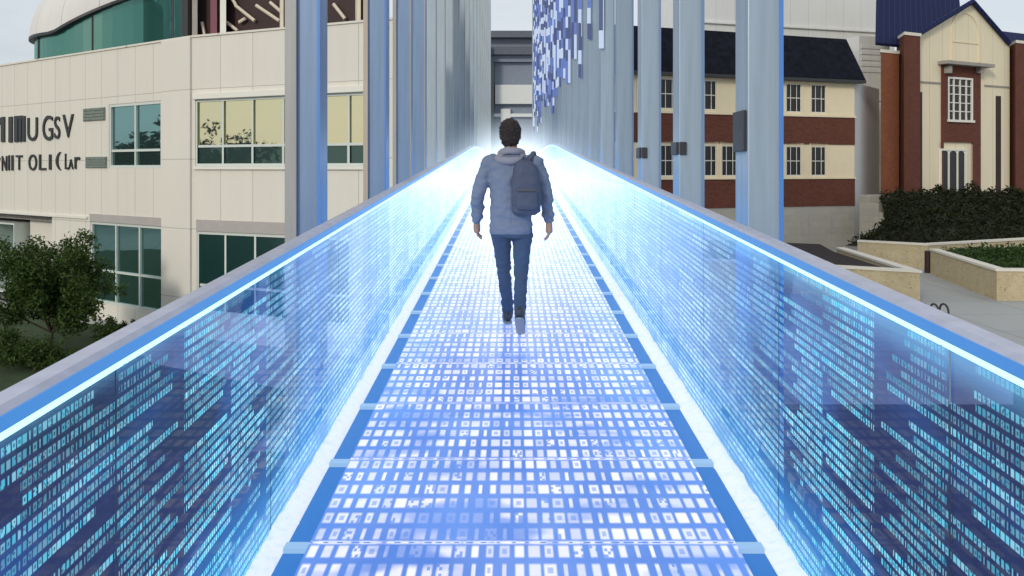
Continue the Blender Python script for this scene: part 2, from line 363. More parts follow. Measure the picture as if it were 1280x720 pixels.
L(sk.outputs[0], mx.inputs[6]); L(mx.outputs[2], bg.inputs[0]); L(bg.outputs[0], wo.inputs[0])
sl = bpy.data.lights.new('sun', 'SUN'); sl.energy = 1.5; sl.angle = math.radians(10); sl.color = (1, .92, .79)
so = bpy.data.objects.new('sun', sl); C.objects.link(so); so.rotation_euler = sun_to.to_track_quat('Z', 'Y').to_euler()
SC.view_settings.view_transform = 'Standard'; SC.view_settings.look = 'None'; SC.view_settings.exposure = 0; SC.view_settings.gamma = 1
SC.render.engine = 'CYCLES'; SC.cycles.use_denoising = True; SC.cycles.transparent_max_bounces = 24; SC.cycles.max_bounces = 8
SC.cycles.volume_max_steps = 128; SC.cycles.sample_clamp_indirect = 6

# ------------------------------------------------------------------ ground
def sheet(name, pts, mat, z=0.):
    mb = MB(); mb.face([(x, y, z) for x, y in pts], [(x, y) for x, y in pts]); return tag(mb.build(name, mat, weld=False), kind='structure')
M['concrete'] = panelled('concrete paving', (.43, .44, .43), 3., 3., .03, var=.12, dark=.55, streak=.10)
M['asphalt'] = plain('asphalt', (.06, .055, .06), .9, var=.25, scale=2, bump=.4)
M['lawn'] = plain('lawn', (.025, .05, .014), .95, var=.5, scale=3, bump=.8)
sheet('ground', [(-900, -900), (900, -900), (900, 900), (-900, 900)], M['concrete'])
sheet('road', [(-60, -60), (60, -60), (60, 24.3), (13.8, 24.3), (10.6, 18.6), (2.4, 18.6), (.5, 15.5), (-60, 15.5)], M['asphalt'], .004)
sheet('lawn', [(-40, 15.5), (-4.6, 15.5), (-4.6, 19.5), (-9.2, 22.5), (-12.5, 27.5), (-40, 47)], M['lawn'], .004)

# ------------------------------------------------------------------ footbridge
def zd(y):                                       # deck height: a 5 per cent ramp that levels out
    if y < 22: return 3.25 + .05 * y
    if y < 29: s = (y - 22); return 3.25 + 1.1 + .05 * s - .05 * s * s / 14
    return 3.25 + 1.1 + .175
bridge = thing('footbridge', 'glowing blue footbridge with glyph lit floor and code covered glass sides', 'bridge')
def run(mb, ys, prof, mi=0, caps=True):          # sweep a closed (x, h) profile along the deck
    k = len(prof)
    for a, b in zip(ys, ys[1:]):
        for i in range(k):
            p, q = prof[i], prof[(i + 1) % k]
            mb.face([(p[0], a, zd(a) + p[1]), (q[0], a, zd(a) + q[1]), (q[0], b, zd(b) + q[1]), (p[0], b, zd(b) + p[1])],
                    [(p[0], a), (q[0], a), (q[0], b), (p[0], b)], mi)
    if caps:
        for a, rev in ((ys[0], 0), (ys[-1], 1)):
            f = [(x, a, zd(a) + h) for x, h in prof]; mb.face(f[::-1] if rev else f, mi=mi)
def rect(x0, x1, h0, h1): return [(x0, h0), (x1, h0), (x1, h1), (x0, h1)]
Y0, Y1 = -3.68, 86.
ysf = [Y0, 0, 5, 10, 15, 20, 22, 23, 24, 25, 26, 27, 28, 29, 45, 65, Y1]
XL, XR = -.845, .935                             # display floor edges
GL, GR = -1.05, 1.16                             # glass planes
# 0.92 m floor panels, longer ones past the crest
edges = [Y0 + .92 * i for i in range(36)]
while edges[-1] < Y1 - 6: edges.append(edges[-1] + 5.52)
edges.append(Y1)
for a, b in zip(edges, edges[1:]):
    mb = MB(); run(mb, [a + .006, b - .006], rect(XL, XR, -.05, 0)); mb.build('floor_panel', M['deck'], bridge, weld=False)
mb = MB(); run(mb, ysf, rect(-1.02, 1.13, -.42, -.12)); mb.build('girder', M['girder'], bridge)
for x0, x1 in ((-.952, XL - .004), (XR + .004, 1.050)):
    mb = MB(); run(mb, ysf, rect(x0, x1, -.118, -.034)); g = mb.build('gutter', M['gutter'], bridge)
    for a in edges[:37]:
        mb = MB(); run(mb, [a - .03, a + .03], rect(x0 + .002, x1 - .002, -.032, -.012)); mb.build('bracket', M['bracket'], g)
for x0, x1 in ((GL + .012, -.957), (1.055, GR - .012)):
    mb = MB(); ys = [Y0 + .05 * i for i in range(int((30 - Y0) / .05))] + [34, 40, 50, 65, Y1]
    def pr(y):
        j = lambda s: noise.noise(Vector((y * 11.3, s * 3.1, x0))) * .019
        return [(x0, -.118), (x1 + j(1) * .9, -.118), (x1 + j(1), -.034 + j(2) * .6), ((x0 + x1) / 2 + j(3), -.012 + j(4)), (x0, .0 + j(5))] if x0 < 0 else \
               [(x1, -.118), (x0 + j(1) * .9, -.118), (x0 + j(1), -.034 + j(2) * .6), ((x0 + x1) / 2 + j(3), -.012 + j(4)), (x1, .0 + j(5))]
    for a, b in zip(ys, ys[1:]):
        A, B = pr(a), pr(b)
        for i in range(5):
            p, q, r, s = A[i], A[(i + 1) % 5], B[(i + 1) % 5], B[i]
            mb.face([(p[0], a, zd(a) + p[1]), (q[0], a, zd(a) + q[1]), (r[0], b, zd(b) + r[1]), (s[0], b, zd(b) + s[1])])
    mb.build('curb_light', M['curb'], bridge, smooth=True)
for side, xg, top in ((-1, GL, 1.172), (1, GR, 1.222)):
    ge = [Y0, -2.17, -.67, .83] + [2.33 + 1.5 * i for i in range(19)]
    while ge[-1] < Y1 - 6: ge.append(ge[-1] + 6)
    for a, b in zip(ge, ge[1:]):
        mb = MB(); a2, b2 = a + .004, b - .004; h0, h1 = -.10, top - .045
        xo = xg + side * .012
        f = lambda x, y, h: (x, y, zd(y) + h)
        Q, T_ = [f(xg, a2, h0), f(xg, b2, h0), f(xg, b2, h1), f(xg, a2, h1)], [(a2, h0), (b2, h0), (b2, h1), (a2, h1)]
        if side > 0: Q, T_ = Q[::-1], T_[::-1]      # the lit face looks into the bridge
        mb.face(Q, T_, 0)
        mb.face([f(xo, a2, h0), f(xo, b2, h0), f(xo, b2, h1), f(xo, a2, h1)], None, 1)
        for (p, q) in (((a2, h0), (a2, h1)), ((b2, h0), (b2, h1))):
            mb.face([f(xg, *p), f(xg, *q), f(xo, *q), f(xo, *p)], None, 2)
        mb.build('glass_panel', [M['glass'], M['clear'], M['clear']], bridge, weld=False)
    # handrail with a rounded top, blue diffuser and light line
    i = xg - side * .018; o = xg + side * .074
    prof = [(i, top - .04), (o, top - .04), (o, top - .012), (o - side * .02, top), (i + side * .02, top), (i, top - .010)]
    mb = MB(); run(mb, ysf, prof); rail = mb.build('handrail', M['rail'], bridge)
    mb = MB(); run(mb, ysf, rect(i - side * .006, i - side * .001, top - .042, top - .010)); mb.build('light_diffuser', M['led_blue'], rail)
    mb = MB()
    for a, b in zip(ge, ge[1:]):
        run(mb, [a + .006] + [y for y in ysf if a + .02 < y < b - .02] + [b - .006], rect(i - side * .007, xg - side * .002, top - .058, top - .044))
    mb.build('light_line', M['led'], rail)

# ------------------------------------------------------------------ steel columns on both sides
ORD = 'first second third fourth fifth sixth seventh eighth ninth tenth eleventh twelfth thirteenth fourteenth fifteenth sixteenth seventeenth eighteenth nineteenth twentieth twenty-first twenty-second twenty-third twenty-fourth twenty-fifth twenty-sixth twenty-seventh'.split()
HT = 21.
for n in range(18):
    d = 1.7 * F * (.00435, .00654, .0081, .0094, .0107, .0121, .0137, .0154, .0172, .0191, .0211, .0232, .0254, .0276, .0300, .0325, .0352, .038)[n] - .36
    what = {0: 'broad blue steel column nearest the viewer on the railing side of the cream building',
            1: 'second blue steel column outside the left railing, with a tan edge',
            2: 'third blue steel column outside the left railing, beside a pale upright strip'}.get(n, ORD[n] + ' blue grey column from the viewer outside the left railing')
    c = thing('column', what, 'column', 'steel columns along the left side of the bridge'); c.location = (-1.85, d, 0)
    x0, x1 = -2.0, -1.7; rng = random.Random(n)
    if n > 2: x0 -= rng.uniform(0, .12)
    rel = lambda mb: mb
    def rbox(mb, a, b, y0, y1, z0=0, z1=HT): mb.box(a + 1.85, b + 1.85, y0, y1, z0, z1)
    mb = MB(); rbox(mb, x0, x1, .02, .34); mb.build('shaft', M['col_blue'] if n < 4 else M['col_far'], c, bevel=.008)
    mb = MB(); rbox(mb, x0 - .004, x0 + .10 - (.04 if n else 0), -.02, .018); mb.build('flange', M['col_tan'] if n in (1, 4, 9, 13) else M['col_grey'], c, bevel=.005)
    mb = MB(); rbox(mb, x1 - .020, x1 + .003, .002, .018); mb.build('edge_strip', M['col_edge'] if n < 2 else M['col_grey'], c)
    mb = MB(); rbox(mb, x0 - .12, x1 + .12, -.12, .46, 0, .04); mb.build('base_plate', M['col_grey'], c, bevel=.01)
for n in range(27):
    d = 1.7 * F * (.00339 + .00139 * n)
    what = {0: 'broad pale blue column nearest the viewer on the right, with long dark box',
            1: 'second pale blue column outside the right railing, with small dark box',
            2: 'third pale blue column outside the right railing, with small dark box'}.get(n, ORD[n] + ' pale blue column from the viewer outside the right railing')
    if 4 <= n: what += ', with pixel display strip' if n < 25 else ''
    c = thing('column', what, 'column', 'steel columns along the right side of the bridge'); c.location = (1.85, d, 0)
    def rbox(mb, a, b, y0, y1, z0=0, z1=HT): mb.box(a - 1.85, b - 1.85, y0, y1, z0, z1)
    mb = MB(); rbox(mb, 1.7, 1.95, .0, .36); mb.build('shaft', M['col_right'], c, bevel=.008)
    mb = MB(); rbox(mb, 1.925, 1.953, -.012, -.002); mb.build('edge_strip', M['col_edge'] if n == 0 else M['col_blue'], c)
    mb = MB(); rbox(mb, 1.58, 2.07, -.12, .48, 0, .04); mb.build('base_plate', M['col_grey'], c, bevel=.01)
    if n < 3:
        h = (.30, .13, .14)[n]; zc = 5.20 if n else 5.27
        mb = MB(); rbox(mb, 1.672, 1.698, .03, .33, zc - h / 2, zc + h / 2)
        if n: rbox(mb, 1.6985, 1.77, -.025, -.002, zc - h / 2, zc + h / 2)
        mb.build('junction_box', M['dark_metal'], c, bevel=.006)
    if 4 <= n < 25:
        dx = 1.7 * F / d; rng = random.Random(50 + n)
        yb = max(18, 163 - (dx - 25) * 1.3) + rng.uniform(-24, 14); zb = CZ + (HY - yb) * d / F
        mb = MB(); a, b, y0, y1 = 1.65 - 1.85, (1.80 if n > 6 else 1.74) - 1.85, -.06, -.015
        for (p, q) in (((a, y0), (b, y0)), ((a, y1), (a, y0)), ((b, y0), (b, y1)), ((b, y1), (a, y1))):
            l = abs(p[0] - q[0]) + abs(p[1] - q[1])
            mb.face([(p[0], p[1], zb), (q[0], q[1], zb), (q[0], q[1], HT), (p[0], p[1], HT)], [(0, 0), (l, 0), (l, HT - zb), (0, HT - zb)])
        mb.face([(a, y0, zb), (b, y0, zb), (b, y1, zb), (a, y1, zb)]); mb.face([(a, y0, HT), (b, y0, HT), (b, y1, HT), (a, y1, HT)])
        mb.build('display_strip', M['strip'], c)

# ------------------------------------------------------------------ bloom over the bridge crest, added as an emission-only volume
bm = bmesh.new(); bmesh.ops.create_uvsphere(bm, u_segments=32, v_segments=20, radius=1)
me = bpy.data.meshes.new('bloom_volume'); bm.to_mesh(me); bm.free()
bloom = bpy.data.objects.new('bloom_volume', me); C.objects.link(bloom); tag(bloom, kind='stuff')
bloom.location = (.03, 20, 4.80); bloom.scale = (1.8, 16, 1.5); bloom.rotation_euler = (math.radians(1.4), 0, 0)
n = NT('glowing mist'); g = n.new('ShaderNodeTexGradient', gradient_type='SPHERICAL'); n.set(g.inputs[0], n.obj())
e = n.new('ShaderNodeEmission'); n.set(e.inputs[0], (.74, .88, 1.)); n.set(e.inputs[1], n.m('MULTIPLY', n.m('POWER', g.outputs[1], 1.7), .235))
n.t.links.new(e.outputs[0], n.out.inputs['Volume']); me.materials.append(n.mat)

# ------------------------------------------------------------------ cream building on the left
lb = thing('office_building', 'cream panelled building with lettering, teal windows and green glass rotunda', 'building')
PR = Plane(240, 26, .897, -.441)                 # section to the right of the corner
PR.bk = Vector((-.32, .95)); PL = Plane(240, 26, -.803, .595)                 # section running away to the left (u grows leftwards)
def hole(pl, x0, x1, yt, yb, xr=None):
    """opening between photo columns x0..x1, head and sill rows read at column xr"""
    xr = xr or (x0 + x1) / 2; a, b = sorted((pl.u(x0), pl.u(x1))); return (a, b, pl.z(xr, yb), pl.z(xr, yt))
def window(pl, h, mull_u, mull_z, pane, parent, frame=None, fw=.06, depth=.10, pane_off=-.09, lower=None):
    a, b, c, d = h; mb = MB(); e = .004
    pl.box(mb, a + e, a + fw, c + e, d - e, -depth, -.02); pl.box(mb, b - fw, b - e, c + e, d - e, -depth, -.02)
    pl.box(mb, a + fw, b - fw, c + e, c + fw, -depth, -.02); pl.box(mb, a + fw, b - fw, d - fw, d - e, -depth, -.02)
    us = [a + fw] + [a + (b - a) * k for k in mull_u] + [b - fw]
    for k in mull_u:
        m = a + (b - a) * k; pl.box(mb, m - fw * .42, m + fw * .42, c + fw, d - fw, -depth + .006, -.026)
    for k in mull_z:
        zz = c + (d - c) * k
        for p, q in zip(us, us[1:]): pl.box(mb, p + fw * .43, q - fw * .43, zz - fw * .42, zz + fw * .42, -depth + .006, -.028)
    w = mb.build('window', frame or M['alu'], parent)
    if lower:
        zm = c + (d - c) * mull_z[0]; mb = MB(); pl.wall(mb, a + .02, b - .02, c + .02, zm, off=pane_off); mb.build('lower_pane', lower, w, weld=False)
    else: zm = c + .02
    mb = MB(); pl.wall(mb, a + .02, b - .02, zm, d - .02, off=pane_off); mb.build('pane', pane, w, weld=False)
    return w
zt = PR.z(240, 47); zb = -.2
# openings: right section
uE = PR.u(497)
r_up = hole(PR, 244, 468, 119, 208, 356); r_lo = hole(PR, 246, 440, 289, 388, 300)
r_lo = (r_lo[0], r_lo[1], .75, PR.z(250, 289))
mb = MB(); PR.wall(mb, 0, uE, zb, zt, [r_up, r_lo], reveal=.22)
mb.build('wall', M['wall_r'], lb, weld=False)
window(PR, r_up, [.17, .345, .52, .70, .87], [.30], M['pane_warm'], lb, fw=.085, lower=M['pane_deep'])
window(PR, r_lo, [.20, .40, .60, .80], [.34], M['pane_teal'], lb, fw=.085)
mb = MB(); PR.box(mb, r_up[0] - .02, r_up[1] + .02, r_up[3] - .01, r_up[3] + .16, .003, .10); mb.build('window_head', M['white_trim'], lb, bevel=.01)
mb = MB(); PR.box(mb, r_up[0] - .03, r_up[1] + .03, r_up[2] - .09, r_up[2] - .004, .003, .07); mb.build('window_sill', M['white_trim'], lb, bevel=.01)
mb = MB(); PR.box(mb, r_lo[0], r_lo[1], r_lo[3] + .004, r_lo[3] + .34, .003, .03); mb.build('transom_panel', M['grey_post'] if 0 else M['recess'], lb)
# openings: left section
uW = PL.u(-260)
l_up = hole(PL, 136, 202, 128, 210, 170); l_lo = hole(PL, 113, 208, 280, 379, 160); l_lo = (l_lo[0], l_lo[1], .55, l_lo[3])
porch = (PL.u(65), PL.u(-140), 0., PL.z(30, 270))
mb = MB(); PL.wall(mb, 0, uW, zb, zt, [l_up, l_lo, porch], reveal=.22)
mb.build('wall', M['wall_l'], lb, weld=False)
window(PL, l_up, [.5], [.27], M['pane_teal'], lb, fw=.09, lower=M['pane_deep'])
window(PL, l_lo, [.345, .655], [.40], M['pane_teal'], lb, fw=.085)
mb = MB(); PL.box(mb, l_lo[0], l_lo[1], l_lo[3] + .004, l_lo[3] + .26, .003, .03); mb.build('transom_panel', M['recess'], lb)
mb = MB(); PL.box(mb, .003, PL.u(204), zb, zt, .003, .07); mb.build('corner_pier', M['wall_r'], lb)
mb = MB(); PL.box(mb, PL.u(110), uW, porch[3] + .05, porch[3] + .13, .003, .06); mb.build('string_course', M['white_trim'], lb)
# porch recess: back wall, side wall, column, glazing
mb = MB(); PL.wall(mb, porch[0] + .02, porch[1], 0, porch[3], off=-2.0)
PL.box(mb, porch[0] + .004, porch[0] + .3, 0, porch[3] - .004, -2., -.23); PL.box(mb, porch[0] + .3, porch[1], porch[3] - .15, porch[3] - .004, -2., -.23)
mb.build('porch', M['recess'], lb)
mb = MB(); PL.box(mb, PL.u(48), PL.u(20), 0, porch[3] - .16, -1.2, -.5); mb.build('porch_column', M['wall_r'], lb, bevel=.02)
window(PL, (PL.u(17), PL.u(-120), .3, porch[3] - .3), [.2, .4, .6, .8], [.4], M['pane_teal'], lb, pane_off=-.9, depth=1.0)
mb = MB(); PL.box(mb, porch[0], porch[1], porch[3] + .003, porch[3] + .05, .003, .09); mb.build('porch_beam', M['dark_metal'], lb)
# flat roof and back of the building
A, B, Cc = PR.pt(uE, 0), PR.pt(0, 0), PL.pt(uW, 0); back = Vector((-6, 26, 0))
mb = MB(); q = [A, B, Cc, Cc + Vector((10, 22, 0)), A + Vector((-4, 22, 0))]
zr = zt - .25
mb.face([(p.x, p.y, zr) for p in q])
for i in (2, 3, 4):
    p, r = q[i], q[(i + 1) % 5]; mb.face([(p.x, p.y, zb), (r.x, r.y, zb), (r.x, r.y, zt), (p.x, p.y, zt)], [(0, 0), (5, 0), (5, 9), (0, 9)])
mb.build('roof', M['recess'], lb)
mb = MB(); PR.box(mb, 0, uE, zt + .002, zt + .06, -.3, .04); mb.build('parapet_cap', M['wall_r'], lb)
mb = MB(); PL.box(mb, .03, uW, zt + .002, zt + .06, -.3, .04); mb.build('parapet_cap', M['wall_r'], lb)
# small louvred panels beside the upper window
for (x0, x1, y0, y1) in ((105, 132, 135, 151), (108, 134, 196, 210)):
    h = hole(PL, x0, x1, y0, y1); mb = MB(); PL.box(mb, h[0], h[1], h[2], h[3], .003, .03)
    for k in range(4):
        zz = h[2] + (h[3] - h[2]) * (k + .5) / 4; PL.box(mb, h[0] + .03, h[1] - .03, zz - .03, zz + .02, .033, .055)
    mb.build('vent', M['vent'], lb)
# rotunda: green glass drum under a white dome whose rim rises to the right
dc = P(168, 0, 37.5); R = 3.75; zc = 8.2
def rim(a):                                       # a: angle seen from the drum axis, -pi/2 faces the viewer
    x = math.cos(a)
    return CZ + (HY - 44) * 34.5 / F if x < -.42 else CZ + (HY - 44) * 34.5 / F + (x + .42) * 1.75
mb = MB(); N = 64
for k in range(N):
    a, b = 2 * math.pi * k / N, 2 * math.pi * (k + 1) / N
    p, q = (dc.x + R * math.cos(a), dc.y + R * math.sin(a)), (dc.x + R * math.cos(b), dc.y + R * math.sin(b))
    mb.face([(*p, zc), (*q, zc), (*q, rim(b)), (*p, rim(a))])
rot = mb.build('rotunda', M['drum_glass'], lb)
mb = MB()
for k in range(0, N, 8):
    a = 2 * math.pi * k / N; mb.tube((dc.x + R * 1.004 * math.cos(a), dc.y + R * 1.004 * math.sin(a), zc), (dc.x + R * 1.004 * math.cos(a), dc.y + R * 1.004 * math.sin(a), rim(a) - .01), .035, .035, 6)
mb.build('mullion', M['dark_metal'], rot)
mb = MB(); rows = 12
def dome(a, s): 
    r = R * 1.05 * math.cos(s * math.pi / 2 * .97); top = 13.6; z0 = rim(a)
    return (dc.x + r * math.cos(a), dc.y + r * math.sin(a), z0 + (top - z0) * math.sin(s * math.pi / 2))
for k in range(N):
    a, b = 2 * math.pi * k / N, 2 * math.pi * (k + 1) / N
    for s in range(rows):
        mb.face([dome(a, s / rows), dome(b, s / rows), dome(b, (s + 1) / rows), dome(a, (s + 1) / rows)], [(a * R, s), (b * R, s), (b * R, s + 1), (a * R, s + 1)])
mb.build('dome', M['dome'], rot, smooth=True)
mb = MB()
for k in range(N):
    a, b = 2 * math.pi * k / N, 2 * math.pi * (k + 1) / N; e = lambda an, r, dz: (dc.x + R * r * math.cos(an), dc.y + R * r * math.sin(an), rim(an) + dz)
    mb.face([e(a, 1.055, -.05), e(b, 1.055, -.05), e(b, 1.055, .06), e(a, 1.055, .06)]); mb.face([e(a, .99, -.05), e(b, .99, -.05), e(b, 1.055, -.05), e(a, 1.055, -.05)])
mb.build('eave', M['dark_metal'], rot)
# roof terrace pavilion: dark glazed room with posts and braces
pv = 0
def rp(px, off): return PR.u(px), off
mb = MB(); PR.box(mb, PR.u(226), PR.u(466), zt - .2, zt + 3.8, -5., -1.0); pav = mb.build('pavilion', M['maroon'], lb)
mb = MB(); PR.box(mb, PR.u(222), PR.u(474), zt + 3.8, zt + 4.1, -5.3, -.2); mb.build('pavilion_roof', M['dark_metal'], pav)
for px, wd, mt in ((230, .26, 'dark_metal'), (243, .22, 'grey_post'), (267, .26, 'maroon_post'), (279, .24, 'white_trim'), (354, .12, 'strut'), (452, .14, 'strut')):
    mb = MB(); u = PR.u(px); PR.box(mb, u - wd / 2, u + wd / 2, zt - .2, zt + 3.79, -.75, -.5); mb.build('post', M[mt], pav, bevel=.02)
mb = MB()
for (xa, ya, xb, yb_) in ((295, 0, 320, 20), (288, -14, 296, 0), (322, 0, 352, 20), (340, -4, 354, 8), (422, -2, 437, 17), (284, 22, 298, 33), (252, 22, 256, 42), (300, 22, 308, 17)):
    a = PR.pt(PR.u(xa), PR.z(xa, ya), -.85); b = PR.pt(PR.u(xb), PR.z(xb, yb_), -.85); mb = MB(); mb.tube(a, b, .05, .05, 6); mb.build('brace', M['strut'], pav)

# lettering on the wall
def glyph_mesh(ch):
    cu = bpy.data.curves.new('letter', 'FONT'); cu.body = ch; ob = bpy.data.objects.new('letter', cu); C.objects.link(ob)
    dg = bpy.context.evaluated_depsgraph_get(); dg.update(); me = ob.evaluated_get(dg).to_mesh()
    vs = [v.co.copy() for v in me.vertices]; fs = [tuple(p.vertices) for p in me.polygons]; ob.evaluated_get(dg).to_mesh_clear()
    bpy.data.objects.remove(ob); bpy.data.curves.remove(cu)
    x0, x1 = min(v.x for v in vs), max(v.x for v in vs); y0, y1 = min(v.y for v in vs), max(v.y for v in vs)
    return [((v.x - x0) / max(1e-6, x1 - x0), (v.y - y0) / max(1e-6, y1 - y0)) for v in vs], fs
def sign(name, rows, label, y_of):
    mb = MB()
    for ch, x0, x1, ya, yb_ in rows:
        z0, z1 = PL.z((x0 + x1) / 2, yb_), PL.z((x0 + x1) / 2, ya); u0, u1 = PL.u(x0), PL.u(x1)
        if ch == '#': PL.box(mb, min(u0, u1), max(u0, u1), z0, z1, .004, .05); continue
        vs, fs = glyph_mesh(ch); cnt = {}
        for f in fs:
            mb.face([PL.pt(u0 + (u1 - u0) * vs[i][0], z0 + (z1 - z0) * vs[i][1], .05) for i in f])
            for i in range(len(f)):
                e = (f[i], f[(i + 1) % len(f)]); cnt[tuple(sorted(e))] = cnt.get(tuple(sorted(e)), 0) + 1
        for (i, j), k in cnt.items():
            if k == 1:
                p = [PL.pt(u0 + (u1 - u0) * vs[q][0], z0 + (z1 - z0) * vs[q][1], o) for q, o in ((i, .05), (j, .05), (j, .004), (i, .004))]; mb.face(p)
    return tag(mb.build(name, M['black_letter']), label, 'sign')
T, Bt = 145, 176
sign('wall_lettering', [('M', -22, 7, 147, 178), ('#', 12, 16.5, 146, 178), ('#', 19, 23.5, 145, 177.5), ('#', 25, 28, 148, 177.5), ('#', 29.2, 32.6, 145, 177), ('#', 23.6, 29.1, 144.6, 149),
                        ('U', 35.5, 48, 147, 176), ('G', 54.5, 67, 144.5, 175.5), ('S', 69, 76, 145.5, 173.5), ('V', 79.5, 93, 143, 172)],
     'upper line of tall dark letters ending in UGSV on the cream wall', 0)
sign('wall_lettering', [('r', -6, 1, 196, 214), ('N', 3.5, 9.5, 195, 213.5), ('I', 11.5, 13, 194, 213), ('I', 15.5, 17.5, 194, 213), ('T', 21, 29, 194, 212.5), ('O', 37, 47, 193, 213), ('L', 50, 58.5, 193, 212.5),
                        ('I', 62.5, 65, 193, 212), ('(', 71, 77, 190, 212.5), ('L', 82.5, 86.5, 192, 211.5), ('A', 86.8, 92.5, 199, 211.5), ('r', 94.5, 101, 196, 211)],
     'lower line of smaller thin dark letters on the cream wall', 0)

# ------------------------------------------------------------------ brick and cream hall on the right
hb = thing('campus_hall', 'two storey hall with brick and cream bands under a navy shingle roof', 'building')
PB = Plane(1068, 56, -.937, -.348)               # u grows leftwards
PB.bk = Vector((.16, 1)); uB = PB.u(742)
zB = lambda y: PB.z(1060, y)
bands = [('stone_base', -.3, zB(257), 0., 'stone_base'), ('brick_band', zB(257), zB(223), .05, 'brick'), ('window_band', zB(223), zB(181), 0., 'cream'),
         ('brick_band', zB(181), zB(147), .05, 'brick'), ('window_band', zB(147), zB(99), 0., 'cream')]
cols = [1023, 992, 952, 912, 885, 836, 808, 782, 757]
for nm, z0, z1, off, mt in bands:
    holes = []
    if nm == 'window_band':
        a, c = (z0 + .18, z1 - .12) if z1 < 8 else (z0 + .25, z1 - .42)
        for px in cols:
            if z1 > 8 and px == 912: continue
            u = PB.u(px); holes.append((u - .56, u + .56, a, c))
    mb = MB(); PB.wall(mb, 0, uB, z0, z1, holes, off=off, reveal=.15)
    if off:
        for (zz, s) in ((z0, 1), (z1, -1)): mb.face([PB.pt(0, zz, 0), PB.pt(uB, zz, 0), PB.pt(uB, zz, off), PB.pt(0, zz, off)])
    mb.build(nm, M[mt], hb, weld=False)
    for h in holes:
            wi = window(PB, h, [.30, .70], [.5], M['pane_dark'], hb, frame=M['white_trim'], fw=.055, depth=.12); mb = MB()
            PB.box(mb, h[0] - .14, h[0] - .004, h[2] - .1, h[3] + .1, .003, .035); PB.box(mb, h[1] + .004, h[1] + .14, h[2] - .1, h[3] + .1, .003, .035)
            PB.box(mb, h[0] - .16, h[1] + .16, h[3] + .102, h[3] + .2, .003, .05); PB.box(mb, h[0] - .16, h[1] + .16, h[2] - .2, h[2] - .102, .003, .07)
            mb.build('surround', M['cream'], wi)
mb = MB(); PB.box(mb, -.05, uB, zB(147) - .01, zB(147) + .12, .052, .12); PB.box(mb, -.05, uB, zB(223) - .02, zB(223) + .08, .052, .12); mb.build('string_course', M['cream'], hb)
for px in (1003, 1012, 1040, 960, 930, 870):
    mb = MB(); PB.box(mb, PB.u(px) - .11, PB.u(px) + .11, .9, 2.1, .003, .03); mb.build('base_slot', M['recess'], hb)
# mansard roof
ze, zt2 = zB(100), zB(44); mb = MB(); e = .45
mb.face([PB.pt(-.5, ze, e), PB.pt(uB, ze, e), PB.pt(uB, zt2, -1.6), PB.pt(.2, zt2, -1.6)], [(0, 0), (uB, 0), (uB, 3.6), (0, 3.6)])
mb.face([PB.pt(-.5, ze, e), PB.pt(.2, zt2, -1.6), PB.pt(.2, zt2, -9), PB.pt(-.5, ze, -11)], [(0, 0), (1, 3.6), (8, 3.6), (10, 0)])
mb.face([PB.pt(.2, zt2, -1.6), PB.pt(uB, zt2, -1.6), PB.pt(uB, zt2 + .4, -9), PB.pt(.2, zt2 + .4, -9)])
mb.face([PB.pt(-.5, ze, e), PB.pt(uB, ze, e), PB.pt(uB, ze - .02, -.2), PB.pt(-.5, ze - .02, -.2)])
mb.build('roof', M['roof'], hb)
mb = MB(); PB.box(mb, -.52, uB, ze - .22, ze - .03, .05, e + .03); mb.build('eave', M['dark_metal'], hb)
E0 = PB.pt(0, 0); E1 = P(1099, 300, 60.5); PE = Plane(1068, 56, E1.x - E0.x, E1.y - E0.y)
le = (Vector((E1.x, E1.y)) - Vector((E0.x, E0.y))).length
mb = MB(); PE.wall(mb, 0, le, -.3, zB(103)); mb.build('side_wall', M['pale_side'], hb, weld=False)
mb = MB(); PB.wall(mb, 0, uB, -.3, ze, off=-11); mb.build('rear_wall', M['pale_side'], hb, weld=False)
# roof plant: pale box with louvres at the end of the roof, on the roof of the hall
mb = MB(); q = P(1076, 44, 62.5); PB2 = Plane(1074, 62.5, .937, .348)
PB2.box(mb, 0, PB2.u(1112), zt2 - 3.6, PB2.z(1080, 45), -2.2, 0)
for k in range(5): PB2.box(mb, .15, PB2.u(1108), PB2.z(1080, 90) + k * .42, PB2.z(1080, 90) + k * .42 + .22, .003, .06)
tag(mb.build('roof_unit', M['penthouse']), 'white louvred plant box at the end of the navy roof, below the metal clad block', 'roof unit')
# white metal clad block behind
PP = Plane(1118, 74, -.95, -.30); mb = MB(); PP.box(mb, 0, PP.u(860), 0, PP.z(1110, -75), -9, 0)
pb = MB(); PP.wall(pb, 0, PP.u(860), 0, PP.z(1110, -75), off=.01)
pt = thing('metal_clad_block', 'tall windowless white metal clad block rising behind the navy roofed hall', 'building')
mb.build('block', M['penthouse'], pt); pb.build('cladding', M['penthouse'], pt, weld=False)
mb = MB(); PP.box(mb, -.1, PP.u(858), PP.z(1118, 40) - .15, PP.z(1118, 40), .02, .2); mb.build('ledge', M['pale_side'], pt)

# ------------------------------------------------------------------ gabled chapel-like building at the far right
gb = thing('gabled_building', 'cream gabled building with arched windows between red brick piers', 'building')
PG = Plane(1145, 58, .88, .47); PG.bk = Vector((.43, 1))
gu = lambda px: PG.u(px); gz = lambda px, py: PG.z(px, py)
def gpt(px, py, off=0): return PG.pt(gu(px), gz(px, py), off)
out = [(1145, 300), (1262, 300), (1262, 56), (1254, 50), (1226, 10), (1216, 5), (1205, 5), (1147, 40), (1145, 46)]
hc = (gu(1176), gu(1224), gz(1200, 300), gz(1200, 82))   # brick centre bay
mb = MB(); pts = [(gu(x), gz(x, y)) for x, y in out]
